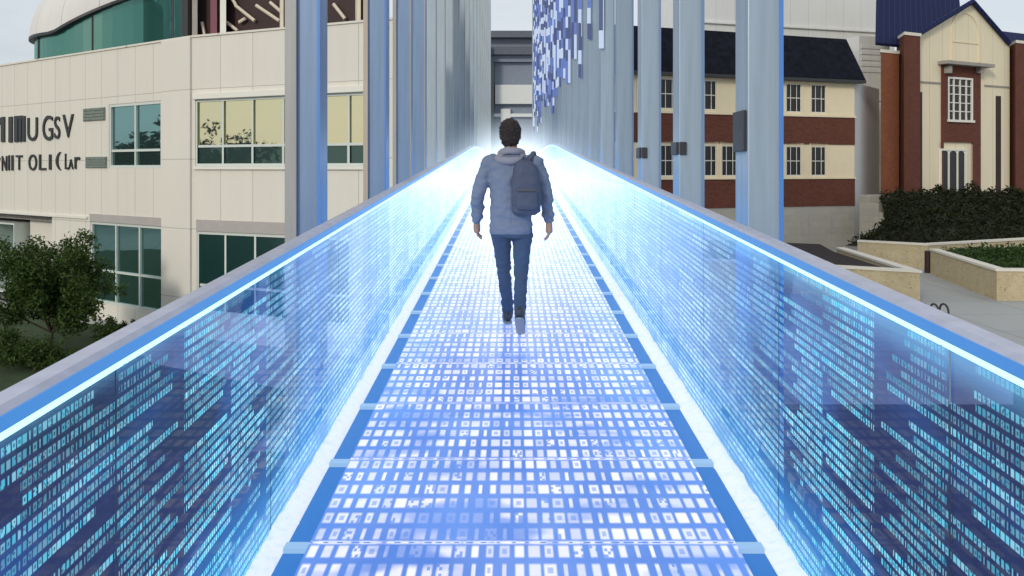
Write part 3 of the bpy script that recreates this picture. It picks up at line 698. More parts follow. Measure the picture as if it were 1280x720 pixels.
# facade as an extruded outline
mb.face([PG.pt(u, z) for u, z in pts], pts)
mb.face([PG.pt(u, z, -14) for u, z in pts][::-1])
for i in range(len(pts)):
    p, q = pts[i], pts[(i + 1) % len(pts)]; mb.face([PG.pt(*p), PG.pt(*q), PG.pt(*q, -14), PG.pt(*p, -14)])
mb.build('gable_wall', M['cream_g'], gb, weld=False)
h1 = (gu(1183), gu(1214), gz(1198, 150), gz(1198, 97)); h2 = (gu(1173), gu(1206), gz(1190, 262), gz(1190, 186))
mb = MB(); PG.wall(mb, hc[0], hc[1], gz(1200, 178), hc[3], [h1], off=.12, reveal=.117)
PGo = .12
for (a, b) in ((hc[0], hc[0]), (hc[1], hc[1])): mb.face([PG.pt(a, -.2, 0), PG.pt(a, hc[3], 0), PG.pt(a, hc[3], .12), PG.pt(a, -.2, .12)])
PG.wall(mb, gu(1214), hc[1], -.2, gz(1200, 178), off=.12); PG.wall(mb, hc[0] - .1, hc[0] + .15, -.2, gz(1200, 178), off=.12)
mb.build('brick_bay', M['brick'], gb, weld=False)
def gwin(h, mu, mz, off, arched=False):
    a, b, c, d = h; fw = .13; mb = MB()
    PG.box(mb, a, a + fw, c, d, off, off + .14); PG.box(mb, b - fw, b, c, d, off, off + .14); PG.box(mb, a + fw, b - fw, d - fw, d, off, off + .14); PG.box(mb, a - .08, b + .08, c - .16, c - .003, off, off + .24); 
    for k in mu: m = a + (b - a) * k; PG.box(mb, m - .05, m + .05, c, d - fw, off, off + .11)
    us = [a + fw] + [a + (b - a) * k for k in mu] + [b - fw]
    for k in mz:
        zz = c + (d - c) * k
        for p, q in zip(us, us[1:]): PG.box(mb, p + .052, q - .052, zz - .03, zz + .03, off, off + .09)
    if arched:
        for p, q in zip(us, us[1:]):
            n = 10; r = (q - p) / 2; m = (p + q) / 2
            for k in range(n):
                a1, a2 = math.pi * k / n, math.pi * (k + 1) / n; zz = d - fw - r
                f = [(m + r * math.cos(a1), zz + r * math.sin(a1)), (m + r * math.cos(a2), zz + r * math.sin(a2)), (m + r * math.cos(a2), d - fw), (m + r * math.cos(a1), d - fw)]
                mb.face([PG.pt(*x, off + .07) for x in f])
    w = mb.build('arched_window' if arched else 'window', M['white_trim'], gb)
    mb = MB(); PG.wall(mb, a + .05, b - .05, c, d - .05, off=off + .03); mb.build('pane', M['pane_dark'], w, weld=False)
gwin(h1, [.25, .5, .75], [.2, .4, .6, .8], .004); gwin(h2, [.34, .67], [], .02, True)
mb = MB(); PG.box(mb, gu(1172), gu(1231), gz(1200, 83), gz(1200, 79), .004, .75); PG.box(mb, gu(1178), gu(1182), gz(1180, 92), gz(1180, 83.3), .122, .5); PG.box(mb, gu(1218), gu(1222), gz(1220, 92), gz(1220, 83.3), .122, .5); mb.build('window_hood', M['grey_post'], gb)
mb = MB(); PG.box(mb, gu(1147), gu(1175), gz(1160, 102) - .1, gz(1160, 102), .004, .08); PG.box(mb, gu(1230), gu(1261), gz(1245, 107) - .1, gz(1245, 107), .004, .08); mb.build('string_course', M['grey_post'], gb)
mb = MB(); PG.box(mb, gu(1147), gu(1152.5), -.2, gz(1150, 115), .003, .02); mb.build('dark_slot', M['maroon'], gb)
mb = MB(); PG.box(mb, gu(1244.5), gu(1251), -.2, gz(1248, 120), .003, .02); mb.build('dark_slot', M['maroon'], gb)
mb = MB(); n = 20; m = (gu(1190) + gu(1222)) / 2; r = (gu(1222) - gu(1190)) / 2; zz = gz(1206, 42)
for k in range(n):
    a1, a2 = math.pi * k / n, math.pi * (k + 1) / n
    for (r0, r1, o) in ((r, r + .16, .06),):
        f = [(m + r0 * math.cos(a1), zz + r0 * math.sin(a1)), (m + r1 * math.cos(a1), zz + r1 * math.sin(a1)), (m + r1 * math.cos(a2), zz + r1 * math.sin(a2)), (m + r0 * math.cos(a2), zz + r0 * math.sin(a2))]
        F8 = [PG.pt(*x, .003) for x in f] + [PG.pt(*x, o) for x in f]; mb.hexa(F8)
PG.box(mb, m - r - .16, m - r, gz(1200, 76), zz, .003, .06); PG.box(mb, m + r, m + r + .16, gz(1200, 76), zz, .003, .06); PG.box(mb, m - r, m + r, gz(1206, 53) - .05, gz(1206, 53) + .05, .003, .05)
mb.build('arch_moulding', M['cream'], gb)
def pier(x0, x1, yt, o0, o1, mt, cap=True):
    mb = MB(); u0, u1, z1 = gu(x0), gu(x1), gz((x0 + x1) / 2, yt)
    for (p, q) in (((u0, o1), (u1, o1)), ((u0, o0), (u0, o1)), ((u1, o1), (u1, o0)), ((u1, o0), (u0, o0))):
        l = abs(p[0] - q[0]) + abs(p[1] - q[1]); mb.face([PG.pt(p[0], -.3, p[1]), PG.pt(q[0], -.3, q[1]), PG.pt(q[0], z1, q[1]), PG.pt(p[0], z1, p[1])], [(0, 0), (l, 0), (l, z1), (0, z1)])
    mb.face([PG.pt(u0, z1, o0), PG.pt(u1, z1, o0), PG.pt(u1, z1, o1), PG.pt(u0, z1, o1)])
    p = mb.build('brick_pier', M[mt], gb, weld=False)
    if cap: mb = MB(); PG.box(mb, u0 - .06, u1 + .06, z1 + .003, z1 + .2, o0 - .06, o1 + .06); mb.build('pier_cap', M['coping'], p)
pier(1121, 1141, 46, -2, .55, 'brick'); pier(1101, 1124, 66, -1.2, -.2, 'brick_lit'); pier(1261, 1284, 56, -3, .5, 'brick'); pier(1284.5, 1400, 66, -5, .3, 'brick')
# roofs
def slab(pts, th, name, mat, par):
    mb = MB(); a, b, c, d = pts; nrm = (b - a).cross(d - a).normalized() * th
    if nrm.z > 0: nrm = -nrm
    lu, lv = (b - a).length, (d - a).length
    mb.face(pts, [(0, 0), (lu, 0), (lu, lv), (0, lv)]); q = [p + nrm for p in pts]; mb.face(q[::-1])
    for i in range(4): j = (i + 1) % 4; mb.face([pts[i], q[i], q[j], pts[j]])
    return mb.build(name, mat, par, weld=False)
ridge0, ridge1 = gpt(1211, -1, .35), gpt(1211, -1, -14)
slab([ridge0, ridge1, gpt(1141, 46, -14) - Vector((0, 0, .0)), gpt(1141, 41, .35)], .25, 'gable_roof', M['roof_seam'], gb)
slab([ridge0, ridge1, gpt(1262, 56, -14), gpt(1259, 54, .35)], .25, 'gable_roof', M['roof_seam'], gb)
ua, ub = gu(1097), gu(1420)
slab([PG.pt(ua, gz(1130, 54), -.9), PG.pt(gu(1207), gz(1130, 54), -.9), PG.pt(gu(1207), gz(1130, 54) + 6.5, -7.5), PG.pt(ua, gz(1130, 54) + 6.5, -7.5)], .25, 'main_roof', M['roof_seam'], gb)
slab([PG.pt(gu(1255), gz(1255, 70), -.6), PG.pt(ub, gz(1255, 70), -.6), PG.pt(ub, gz(1255, 70) + 2.6, -5), PG.pt(gu(1255), gz(1255, 70) + 2.6, -5)], .25, 'main_roof', M['roof_seam'], gb)

# ------------------------------------------------------------------ planters, walls, shrubs on the right
def ring_wall(name, pts, h, th, label, cat, mat='planter', group=None, z0=0., closed=False):
    """low masonry wall along a path, with a coping"""
    r = thing(name, label, cat, group); mb = MB(); mc = MB(); k = len(pts); u = 0
    P2 = [Vector(p) for p in pts]
    def offs(i):
        a = P2[i] - P2[i - 1] if i > 0 or closed else P2[1] - P2[0]
        b = P2[(i + 1) % k] - P2[i] if i < k - 1 or closed else P2[-1] - P2[-2]
        na = Vector((-a.y, a.x)).normalized(); nb = Vector((-b.y, b.x)).normalized(); nn = (na + nb).normalized(); return nn / max(.4, nn.dot(na))
    O = [P2[i] + offs(i) * th for i in range(k)]; C1 = [P2[i] - offs(i) * .05 for i in range(k)]; C2 = [P2[i] + offs(i) * (th + .05) for i in range(k)]
    for i in range(k if closed else k - 1):
        j = (i + 1) % k; l = (P2[j] - P2[i]).length
        for A, B in ((P2[i], P2[j]), (O[j], O[i])):
            mb.face([(A.x, A.y, z0), (B.x, B.y, z0), (B.x, B.y, h), (A.x, A.y, h)], [(u, z0), (u + l, z0), (u + l, h), (u, h)])
        mc.hexa([(*C1[i], h), (*C1[j], h), (*C2[j], h), (*C2[i], h), (*C1[i], h + .09), (*C1[j], h + .09), (*C2[j], h + .09), (*C2[i], h + .09)])
        u += l
    if not closed:
        for i in (0, k - 1): mb.face([(*P2[i], z0), (*O[i], z0), (*O[i], h), (*P2[i], h)], [(0, z0), (th, z0), (th, h), (0, h)])
    mb.build('masonry', M[mat], r, weld=False); mc.build('coping', M['coping'], r, weld=False); return r
def g2(px, py, z): d = (CZ - z) * F / (py - HY); return ((px - CX) / F * d, d)
LP = [(7.2, 37.2), g2(1008, 333, 1.11), g2(1150, 341, 1.11), (15.9, 42.2)]
ring_wall('planter_wall', LP, 1.11, .32, 'low sandstone planter wall around the dark mulch bed before the banded hall', 'planter')
mb = MB(); mb.face([(x, y, 1.0) for x, y in [(7.4, 37.9), (11.7, 35.3), (14.75, 33.35), (15.4, 42.2), (16.2, 46.3), (9., 50)]])
tag(mb.build('mulch', M['mulch'], weld=False), kind='stuff')
c0 = g2(1246, 339, 1.11); back1 = g2(1163, 313, 1.11)
RPt = [back1, c0, (c0[0] + 9.5, c0[1] - .6)]
ring_wall('planter_wall', RPt, 1.11, .32, 'sharp cornered sandstone planter wall holding bright green ground cover at the right edge', 'planter')
W = [(17.9, 45.6), g2(1160, 307, 1.17), g2(1280, 300, 1.17), (40, 53.5)]
ring_wall('retaining_wall', W, 1.17, .35, 'long pale topped retaining wall below the dark shrub bank', 'wall')
# stone stair wall beside the hall
mb = MB(); a = P(1069, 238, 55.0); b = P(1105, 236, 58); c = P(1076, 290, 49)
PS = Plane(1070, 54.5, .9, .4)
for k in range(5):
    PS.box(mb, k * .02, PS.u(1104) - k * .32, 0, 3.35 - k * .5, .25 + k * .75, 1.0 + k * .75 - .003)
tag(mb.build('stair_wall', M['stone_base'], bevel=.03), 'stepped pale stone wall between the hall corner and the shrubs', 'wall')
def leaf_quad(mb, c, s, rng, up=0.):
    a = Vector((rng.gauss(0, 1), rng.gauss(0, 1), rng.gauss(0, 1) + up)).normalized(); b = a.cross(Vector((rng.gauss(0, 1), rng.gauss(0, 1), rng.gauss(0, 1)))).normalized(); c2 = a.cross(b)
    w = s * rng.uniform(.35, .55); l = s * rng.uniform(.8, 1.25); c = Vector(c)
    mb.face([c - b * l * .5, c + c2 * w * .5 + a * s * .08, c + b * l * .5, c - c2 * w * .5 + a * s * .08])
def bank(name, pts_fn, count, size, mat, soil_mat, label, cat, kind=None, lump=.35, seed=1, res=(26, 14)):
    """planted bank: bumpy soil surface with leaves spread over clumps; pts_fn(u, v) gives the smooth surface"""
    rng = random.Random(seed); r = thing(name, label, cat) if not kind else None
    def S(u, v):
        p = Vector(pts_fn(u, v)); e = min(1, 6 * u, 6 * (1 - u), 6 * v, 8 * (1 - v))
        return p + Vector((0, 0, (noise.noise(p * .75) * .7 + noise.noise(p * 1.9) * .5 + .25) * lump * max(0, e)))
    mb = MB()
    for i in range(res[0]):
        for j in range(res[1]):
            q = [S(i / res[0], j / res[1]), S((i + 1) / res[0], j / res[1]), S((i + 1) / res[0], (j + 1) / res[1]), S(i / res[0], (j + 1) / res[1])]; mb.face([x - Vector((0, 0, .12)) for x in q])
    lf = MB()
    for _ in range(count):
        u, v = rng.random(), rng.random(); p = S(u, v); leaf_quad(lf, p + Vector((rng.gauss(0, .06), rng.gauss(0, .06), rng.uniform(-.1, .16) + (rng.random() ** 6) * .3)), size * rng.uniform(.6, 1.3), rng, 1.)
    if kind: 
        n0 = len(mb.f)
        for f, uv in zip(lf.f, lf.uv): mb.face([lf.v[i] for i in f], uv, 1)
        return tag(mb.build(name, [M[soil_mat], M[mat]], weld=False), kind=kind)
    mb.build('soil', M[soil_mat], r, smooth=True); lf.build('leaves', M[mat], r, weld=False); return r
w1, w2, w3 = Vector(W[0]), Vector(W[1]), Vector(W[2])
def bank_pt(u, v):
    x0 = 17.4 + 4.9 * v ** .7; x = x0 + u * (36. - x0); s = max(0, min(1, (x - w1.x) / (w2.x - w1.x))); yf = w1.y + (w2.y - w1.y) * s if x < w2.x else w2.y + (x - w2.x) * .52
    yb_ = 53.2 + (x - 22) * .45; y = yf + .4 + (yb_ - yf - .4) * v
    z = 1.05 + 2.2 * (v ** .8); z = 1.05 + (z - 1.05) * min(1, max(0, (35.5 - x) / 3.))
    return (x, y, z)
bank('hedge', bank_pt, 24000, .21, 'leaf_dark', 'soil', 'broad dark evergreen shrub bank sloping up behind the pale topped retaining wall', 'hedge', lump=1.0, seed=3)
def cover_pt(u, v):
    a = Vector(back1).lerp(Vector(c0), v); x = a.x + .35 + u * 9.; y = a.y + u * 9 * (.38 * (1 - v)) ; return (x, y, .95)
bank('ground_cover', cover_pt, 9000, .22, 'leaf_lawn', 'soil', None, None, kind='stuff', lump=.35, seed=5)
# small dark stump of a bollard between the planters and a black bicycle rack
br = thing('bollard', 'short dark brown post in the gap between the two sandstone planters', 'bollard'); q = g2(1160, 341, 0)
br.location = (q[0], q[1], 0)
mb = MB(); mb.tube((0, 0, 0), (0, 0, 1.0), .16, .15, 14); mb.build('post', M['maroon'], br, bevel=.01); mb = MB(); mb.tube((0, 0, 1.003), (0, 0, 1.06), .18, .12, 14); mb.build('cap', M['dark_metal'], br)
rk = thing('bicycle_rack', 'black hooped metal bicycle rack on the paving beside the mulch planter', 'bike rack'); q = g2(1162, 411, 0); rk.location = (q[0], q[1], 0)
for k in range(4):
    mb = MB(); x = -.45 + k * .3
    prev = None
    for j in range(13):
        a = math.pi * j / 12; p = (x, -.28 * math.cos(a), .55 + .22 * math.sin(a))
        if prev: mb.tube(prev, p, .032, .032, 8)
        prev = p
    mb.tube((x, -.28, 0), (x, -.28, .55), .032, .032, 8); mb.tube((x, .28, 0), (x, .28, .55), .032, .032, 8); mb.build('hoop', M['dark_metal'], rk)
mb = MB(); mb.box(-.6, .6, -.33, -.24, .005, .05); mb.box(-.6, .6, .24, .33, .005, .05); mb.build('foot_rail', M['dark_metal'], rk)

# ------------------------------------------------------------------ trees and shrubs on the left
def tree(name, label, loc, h, r, leaves, size, mat, seed, trunk_r=.06, low=.2, group=None, cat='tree', nl=11):
    rng = random.Random(seed); o = thing(name, label, cat, group); o.location = loc
    tb = MB(); clumps = []
    fork = h * rng.uniform(low, low + .08); base = Vector((0, 0, 0)); top = Vector((rng.uniform(-.05, .05) * h, 0, fork))
    tb.tube(base, top, trunk_r * 1.3, trunk_r, 9)
    for k in range(nl):
        a = k * 2.4 + rng.uniform(-.4, .4); el_ = rng.uniform(.15, 1.35); ln = rng.uniform(.75, 1.12)
        e = Vector((math.cos(a) * math.cos(el_) * r * ln, math.sin(a) * math.cos(el_) * r * ln, fork + (h - fork) * (.22 + .74 * math.sin(el_) * ln)))
        e.z = min(e.z, h * 1.03); mid = top.lerp(e, .5) + Vector((rng.gauss(0, .06), rng.gauss(0, .06), rng.uniform(0, .12))) * h * .3
        tb.tube(top, mid, trunk_r * .6, trunk_r * .35, 6, False); tb.tube(mid, e, trunk_r * .35, trunk_r * .1, 6, False)
        for f in (.45, .75, 1.): 
            c = (mid if f < .5 else mid.lerp(e, (f - .5) * 2)); clumps.append((c, r * rng.uniform(.16, .34)))
            for _ in range(2): clumps.append((c + Vector((rng.gauss(0, 1), rng.gauss(0, 1), rng.gauss(0, .8))) * r * .24, r * rng.uniform(.10, .22)))
    tb.build('trunk', M['bark'], o, smooth=True)
    lf = MB(); tot = sum(c[1] ** 2 for c in clumps)
    for c, cr in clumps:
        for _ in range(int(leaves * cr * cr / tot)):
            v = Vector((rng.gauss(0, 1), rng.gauss(0, 1), rng.gauss(0, .85))).normalized() * cr * (rng.random() ** .45); q = c + v
            if q.z < .12 * h: continue
            leaf_quad(lf, q, size * rng.uniform(.6, 1.25), rng, .6)
    lf.build('crown', M[mat], o, weld=False); return o
tree('tree', 'small leafy green tree in front of the cream building', (P(62, 440, 24).x, 24, 0), 2.95, 1.8, 26000, .125, 'leaf', 21, trunk_r=.05, low=.16, nl=15)
for k, (px, d, h, lab) in enumerate(((10, 22.5, .75, 'low green shrub at the foot of the small tree, nearest the picture edge'), (45, 21.8, .62, 'low green shrub below the trunk of the small tree'), (-30, 23, .8, 'low green shrub just beyond the picture edge near the small tree'), (150, 24.5, .8, 'small shrub poking out beside the lower teal window'))):
    tree('shrub', lab, ((px - CX) / F * d, d, 0), h, .75 if k < 3 else .5, 3000, .10, 'leaf', 40 + k, trunk_r=.02, low=.05, cat='shrub', group='low shrubs by the cream building')
# trees across the grounds, seen mirrored in the upper windows
for k, (x, y, h, r) in enumerate(((-72, 26, 13, 4.5), (-66, 18, 8, 4), (-70, 10, 9.5, 4), (-74, 33, 9, 5), (-68, 42, 10, 5), (-74, 2, 8, 5), (-78, 22, 7, 6), (-80, 37, 7, 6), (-80, 12, 7, 6))):
    tree('tree', ORD[k] + ' of the tall trees across the grounds, mirrored in the yellow windows', (x, y, 0), h, r, 2500, .7, 'leaf_dark', 70 + k, trunk_r=.2, low=.2, group='trees mirrored in the windows')

# ------------------------------------------------------------------ far pavilion at the end of the bridge
fb = thing('end_pavilion', 'grey concrete pavilion with pale panel closing the far end of the bridge', 'building')
D = 92.
def fbox(name, x0, x1, y0, y1, d0, d1, mt):
    a, b = P(x0, y1, D), P(x1, y0, D); mb = MB(); mb.box(a.x, b.x, D + d0, D + d1, a.z, b.z); return mb.build(name, M[mt], fb)
M['conc_blue'] = plain('blue grey concrete', (.22, .26, .33), .7, var=.15); M['conc_pale'] = plain('pale panel', (.68, .70, .68), .6, var=.06); M['conc_dark'] = plain('dark grey concrete', (.10, .12, .15), .7, var=.2); M['conc_green'] = plain('green grey concrete', (.16, .19, .18), .7, var=.15)
fbox('roof_slab', 560, 720, 42, 50, -2, 10, 'conc_dark'); fbox('fascia', 570, 720, 50.3, 60, -.8, 10, 'conc_blue'); fbox('beam', 560, 720, 60.3, 70, -1.4, 10, 'conc_dark')
fbox('fascia', 560, 720, 70.3, 78, -.6, 10, 'conc_blue'); fbox('upper_wall', 618, 720, 78.3, 106, 0, 10, 'conc_blue'); fbox('pale_panel', 619, 720, 106.3, 130, -.3, 10, 'conc_pale')
fbox('lower_wall', 618, 720, 130.3, 330, .4, 10, 'conc_blue'); fbox('door_frame', 626, 638, 136, 152, -.1, .39, 'conc_pale'); fbox('ledge', 617, 720, 142, 146, -.05, .39, 'conc_pale'); fbox('side_wall', 560, 617.6, 60.3 + 18.3, 330, -.9, 10, 'conc_green')
fbox('upright', 604, 613, 60, 330, -2.2, -1.42, 'conc_blue')

# ------------------------------------------------------------------ the walking person
YP = 7.42
class Blob:                                       # joins tapered capsules and ellipsoids, then remeshes them into one skin
    def __init__(s): s.bm = bmesh.new()
    def ell(s, c, r, rot=None, seg=20):
        m = Matrix.Translation(c) @ (rot.to_4x4() if rot else Matrix()) @ Matrix.Diagonal((*r, 1))
        bmesh.ops.create_uvsphere(s.bm, u_segments=seg, v_segments=seg // 2 + 2, radius=1, matrix=m)
    def cap(s, a, b, r0, r1, flat=(1, 1), n=16):
        a, b = Vector(a), Vector(b); d = b - a; L_ = d.length; q = d.to_track_quat('Z', 'Y').to_matrix().to_4x4(); rings = []
        for k in range(5): t_ = -math.pi / 2 + k * math.pi / 8; rings.append((r0 * math.sin(t_), r0 * math.cos(t_)))
        for k in range(5): t_ = k * math.pi / 8; rings.append((L_ + r1 * math.sin(t_), r1 * math.cos(t_)))
        m = Matrix.Translation(a) @ q; R_ = []
        for z, r in rings: R_.append([s.bm.verts.new(m @ Vector((max(r, 1e-4) * flat[0] * math.cos(2 * math.pi * k / n), max(r, 1e-4) * flat[1] * math.sin(2 * math.pi * k / n), z))) for k in range(n)])
        for A, B in zip(R_, R_[1:]):
            for k in range(n): s.bm.faces.new((A[k], A[(k + 1) % n], B[(k + 1) % n], B[k]))
        s.bm.faces.new(R_[0][::-1]); s.bm.faces.new(R_[-1])
    def path(s, pts, rs, flat=(1, 1)):
        for i in range(len(pts) - 1): s.cap(pts[i], pts[i + 1], rs[i], rs[i + 1], flat)
    def loft(s, secs, n=28):                      # secs: (z, cx, cy, rx, ry), superellipse sections
        R_ = []
        for z, cx, cy, rx, ry in secs:
            ring = []
            for k in range(n):
                a = 2 * math.pi * k / n; ca, sa = math.cos(a), math.sin(a); e = .82
                ring.append(s.bm.verts.new((cx + rx * math.copysign(abs(ca) ** e, ca), cy + ry * math.copysign(abs(sa) ** e, sa), z)))
            R_.append(ring)
        for A, B in zip(R_, R_[1:]):
            for k in range(n): s.bm.faces.new((A[k], A[(k + 1) % n], B[(k + 1) % n], B[k]))
        s.bm.faces.new(R_[0][::-1]); s.bm.faces.new(R_[-1])
    def build(s, name, mat, parent, vox=.01, smooth=4, wr=0., wscale=.09):
        me = bpy.data.meshes.new(name); bmesh.ops.recalc_face_normals(s.bm, faces=s.bm.faces); s.bm.to_mesh(me); s.bm.free()
        o = bpy.data.objects.new(name, me); C.objects.link(o)
        r = o.modifiers.new('r', 'REMESH'); r.mode = 'VOXEL'; r.voxel_size = vox
        if smooth: q = o.modifiers.new('s', 'SMOOTH'); q.iterations = smooth; q.factor = .5
        dg = bpy.context.evaluated_depsgraph_get(); dg.update(); m2 = bpy.data.meshes.new_from_object(o.evaluated_get(dg)); m2.name = name
        o.modifiers.clear(); o.data = m2; bpy.data.meshes.remove(me)
        if wr:
            m2.update(); ns = [v.normal.copy() for v in m2.vertices]
            for v, nn in zip(m2.vertices, ns):
                c = v.co; f = noise.noise(Vector((c.x / wscale, c.y / wscale, c.z / (wscale * .55)))) + .5 * noise.noise(Vector((c.x / wscale * 2.1, c.y / wscale * 2.1 + 7, c.z / wscale * 2.6)))
                v.co = c + nn * f * wr
        m2.materials.clear(); m2.materials.append(mat)
        for p in m2.polygons: p.use_smooth = True
        o.parent = parent; return o
ps = thing('person', 'person seen from behind in grey blue jacket and dark trousers walking up the glowing bridge', 'person')
ps.location = (0, YP, zd(YP))                    # person coordinates: x right, y forward, z up
SH = {-1: Vector((-.195, .0, 1.435)), 1: Vector((.205, .0, 1.435))}
EL = {-1: Vector((-.285, -.04, 1.165)), 1: Vector((.285, -.02, 1.165))}
WR = {-1: Vector((-.300, .06, .930)), 1: Vector((.312, .0, .935))}
HIP = {-1: Vector((-.095, 0, .90)), 1: Vector((.090, 0, .90))}
KN = {-1: Vector((-.070, .16, .50)), 1: Vector((.076, .02, .49))}
AN = {-1: Vector((-.036, .30, .105)), 1: Vector((.062, -.24, .205))}
slope = lambda y: zd(YP + y) - zd(YP)
AN[-1].z += slope(.3)
b = Blob(); hc_ = Vector((-.015, .03, 1.665))
b.ell(hc_, (.076, .094, .112)); b.ell(hc_ + Vector((0, .035, -.05)), (.060, .062, .075)); b.ell(hc_ + Vector((0, .085, -.092)), (.026, .022, .020))
b.cap(hc_ + Vector((0, .098, -.005)), hc_ + Vector((0, .116, -.036)), .008, .015); b.ell(hc_ + Vector((0, .094, -.066)), (.026, .012, .007))
for s in (-1, 1):
    b.ell(hc_ + Vector((s * .082, -.004, -.015)), (.011, .022, .034)); b.ell(hc_ + Vector((s * .032, .090, .02)), (.022, .01, .008))
b.cap((-.008, -.005, 1.43), (-.012, .01, 1.60), .058, .055)
b.loft([(.86, 0, 0, .13, .09), (1.0, 0, 0, .125, .085), (1.2, 0, 0, .15, .095), (1.36, 0, 0, .165, .095), (1.45, 0, 0, .12, .07)])
for s in (-1, 1):
    b.path([SH[s], EL[s], WR[s]], [.050, .038, .026]); b.path([HIP[s], KN[s], AN[s]], [.075, .052, .036])
    ft = Vector((AN[s].x + s * .01, AN[s].y + .14, .035 + slope(AN[s].y + .14))); b.cap(AN[s] - Vector((0, .02, .04)), ft, .035, .03)
    # hand: palm, four bent fingers, thumb
    hd = (WR[s] - EL[s]).normalized(); hd = (hd + Vector((-s * .08, .12, -.5))).normalized(); w_ = WR[s]; side = Vector((0, 1, 0)) - hd * hd.y; side.normalize(); nrm = hd.cross(side)
    if nrm.x * s > 0: nrm = -nrm                  # towards the thigh
    palm = w_ + hd * .085; b.path([w_, w_ + hd * .03, palm], [.024, .029, .030], (1., 1.)); b.cap(palm - side * .022, palm + side * .024, .018, .018)
    for k, ln in enumerate((.066, .075, .071, .056)):
        r0 = palm + side * (.029 - k * .0195) + hd * .006; k1 = r0 + hd * ln * .5 + nrm * .006; k2 = k1 + hd * ln * .30 + nrm * .014; k3 = k2 + hd * ln * .22 + nrm * .018
        b.path([r0, k1, k2, k3], [.0098, .0092, .0084, .0072])
    t0 = w_ + hd * .032 + side * .022; t1 = t0 + side * .026 + hd * .034; t2 = t1 + hd * .030 + side * .006 + nrm * .008; b.path([t0, t1, t2], [.013, .0105, .0088])
body = b.build('body', M['skin'], ps, .0048, 2)
# eyes
for s in (-1, 1):
    b = Blob(); b.ell(hc_ + Vector((s * .032, .089, .006)), (.012, .010, .008)); b.build('eye', M['eye'], ps, .003, 1)
# hair
b = Blob(); b.ell(hc_ + Vector((0, -.012, .022)), (.092, .102, .112)); b.ell(hc_ + Vector((0, -.045, -.03)), (.080, .062, .090)); b.ell(hc_ + Vector((-.01, .03, .075)), (.072, .07, .055))
b.build('hair', M['hair'], ps, .005, 2, .011, .017)
# jacket: torso, sleeves, hood collar
b = Blob()
b.loft([(.835, -.012, 0, .172, .125), (.87, -.012, 0, .180, .132), (.96, -.010, 0, .176, .130), (1.08, -.005, -.005, .176, .130), (1.2, 0, -.008, .190, .136), (1.32, .003, -.008, .208, .138), (1.40, .004, -.005, .205, .125), (1.455, .004, 0, .155, .105), (1.50, 0, .0, .090, .085), (1.52, 0, 0, .07, .07)])
for s in (-1, 1):
    b.path([SH[s] + Vector((-s * .03, 0, -.012)), SH[s].lerp(EL[s], .5), EL[s], EL[s].lerp(WR[s], .5), EL[s].lerp(WR[s], .93)], [.078, .067, .059, .054, .047])
    b.ell(SH[s] + Vector((-s * .015, 0, -.02)), (.085, .09, .075))
jk = b.build('jacket', M['fabric_jacket'], ps, .0085, 4, .010, .085)
jk.data.update(); nn = [v.normal.copy() for v in jk.data.vertices]
for v, q in zip(jk.data.vertices, nn):
    c = v.co; arm = max(0, min(1, (abs(c.x) - .19) / .05)); low = max(0, min(1, (1.16 - c.z) / .2)); mid = 1 - min(1, abs(c.z - 1.33) / .16)
    f = noise.noise(Vector((c.x * 9 + c.z * 5, c.y * 5, c.z * 24))) * .011 * (low + arm * .7) + noise.noise(Vector((c.x * 16 - c.z * 9, 3.7, c.z * 5))) * .010 * mid * (1 - arm)
    v.co = c + q * f - (q * .006 if abs(c.x + .004) < .005 and c.z > .9 else Vector())
b = Blob()
for k in range(18):
    a1, a2 = 2 * math.pi * k / 18, 2 * math.pi * (k + 1) / 18; f = lambda a: Vector((-.004 + .088 * math.cos(a), -.002 + .082 * math.sin(a), 1.50 - .020 * math.sin(a))); b.cap(f(a1), f(a2), .034, .034, n=10)
for k in range(10):
    a1, a2 = math.pi * (1.08 + .084 * k), math.pi * (1.08 + .084 * (k + 1)); f = lambda a: Vector((-.004 + .12 * math.cos(a), -.02 + .105 * math.sin(a), 1.465 + .03 * math.sin(a))); b.cap(f(a1), f(a2), .034, .034, n=10)
b.build('hood', M['collar'], jk, .009, 4, .005, .05)
b = Blob(); b.loft([(.822, -.012, 0, .170, .122), (.832, -.012, 0, .178, .130), (.868, -.012, 0, .180, .133), (.875, -.012, 0, .172, .126)])
b.build('hem', M['fabric_jacket'], jk, .01, 2, .003, .04)
# trousers and shoes
b = Blob(); b.loft([(.80, -.005, 0, .155, .115), (.86, -.008, 0, .160, .118), (.95, -.008, 0, .150, .108)])
for s in (-1, 1):
    b.path([HIP[s] + Vector((0, 0, -.06)), HIP[s].lerp(KN[s], .5), KN[s], KN[s].lerp(AN[s], .5), AN[s] + (AN[s] - KN[s]).normalized() * .01], [.090, .076, .060, .055, .048])
tr_ = b.build('trousers', M['fabric_pants'], ps, .008, 4, .006, .07)
tr_.data.update(); nn = [v.normal.copy() for v in tr_.data.vertices]
for v, q in zip(tr_.data.vertices, nn):
    c = v.co; k = math.exp(-((c.z - .5) / .09) ** 2) + math.exp(-((c.z - .22) / .10) ** 2) * 1.2 + math.exp(-((c.z - .80) / .06) ** 2) * .8
    v.co = c + q * noise.noise(Vector((c.x * 10 + c.z * 6, c.y * 8, c.z * 32))) * .009 * k
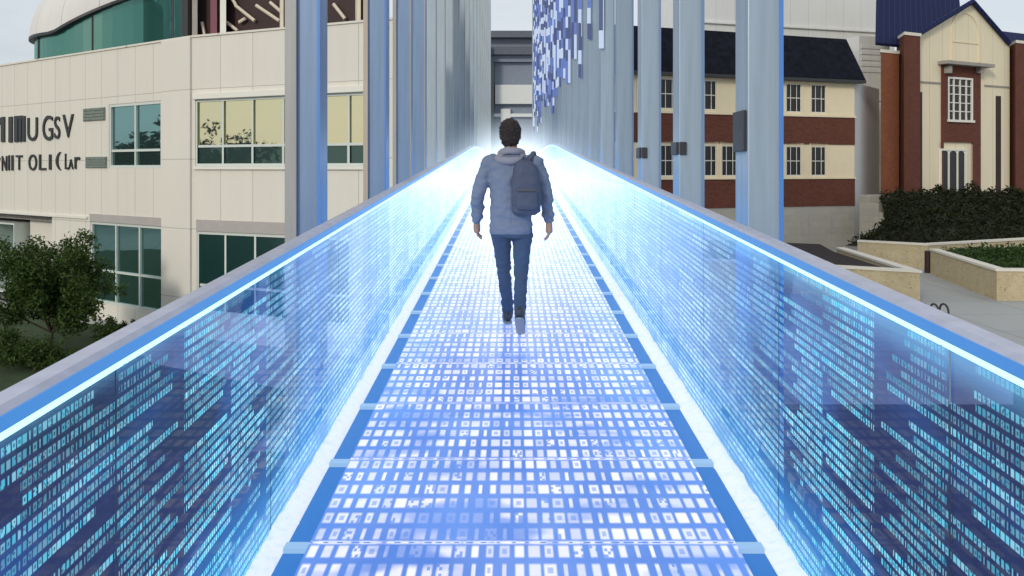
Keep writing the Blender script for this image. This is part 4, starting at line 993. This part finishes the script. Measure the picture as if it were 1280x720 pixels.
for s in (-1, 1):
    an = AN[s]; hl = Vector((an.x, an.y - .05, an.z - .065)) if s < 0 else Vector((an.x, an.y - .055, an.z - .035))
    toe = Vector((an.x + s * .015, an.y + .17, .038 + slope(an.y + .17))) if s < 0 else Vector((an.x + .01, an.y + .13, .04 + slope(an.y + .13)))
    b = Blob(); b.path([hl + Vector((0, .015, .03)), hl.lerp(toe, .5) + Vector((0, 0, .012)), toe], [.043, .046, .038], (1., .85)); b.cap(an + Vector((0, 0, .01)), hl + Vector((0, .03, .03)), .046, .044)
    sh = b.build('shoe', M['shoe'], ps, .007, 3)
    d_ = (toe - hl).normalized(); dn = Vector((0, d_.z, -d_.y)); dn = dn if dn.z < 0 else -dn
    b = Blob(); b.cap(hl + dn * .026 + Vector((0, .012, .0)), toe + dn * .022, .042, .040, (1., .30) if abs(d_.z) < .9 else (1, .3)); b.build('sole', M['sole'], sh, .006, 2)
# backpack on one shoulder
bp = thing('backpack', 'dark backpack slung over one shoulder of the walking person', 'backpack'); bp.location = (.112, YP - .155, zd(YP) + .99); bp.scale = (.92, .92, .955)
b = Blob(); b.loft([(0, 0, 0, .095, .055), (.03, .005, -.01, .130, .082), (.16, .008, -.015, .138, .09), (.30, .0, -.01, .128, .082), (.40, -.008, 0, .105, .066), (.46, -.012, .01, .070, .045), (.485, -.012, .015, .035, .025)])
pk = b.build('bag', M['pack'], bp, .009, 4, .006, .08)
b = Blob(); b.loft([(.05, .01, -.095, .085, .03), (.08, .01, -.1, .098, .036), (.2, .01, -.1, .094, .032), (.235, .008, -.09, .075, .02)]); b.build('pocket', M['pack'], bp, .008, 3, .003, .05)
b = Blob(); b.path([(.0, .02, .44), (.035, .06, .49), (.075, .155, .545), (.085, .235, .50), (.075, .295, .40)], [.016] * 5, (1.6, .7)); b.path([(-.05, .0, .46), (-.015, -.01, .51), (.025, .0, .46)], [.009] * 3); b.build('strap', M['pack'], bp, .006, 2)
mb = MB(); mb.box(-.075, .09, -.1345, -.128, .205, .213); mb.build('zip', M['dark_metal'], bp)
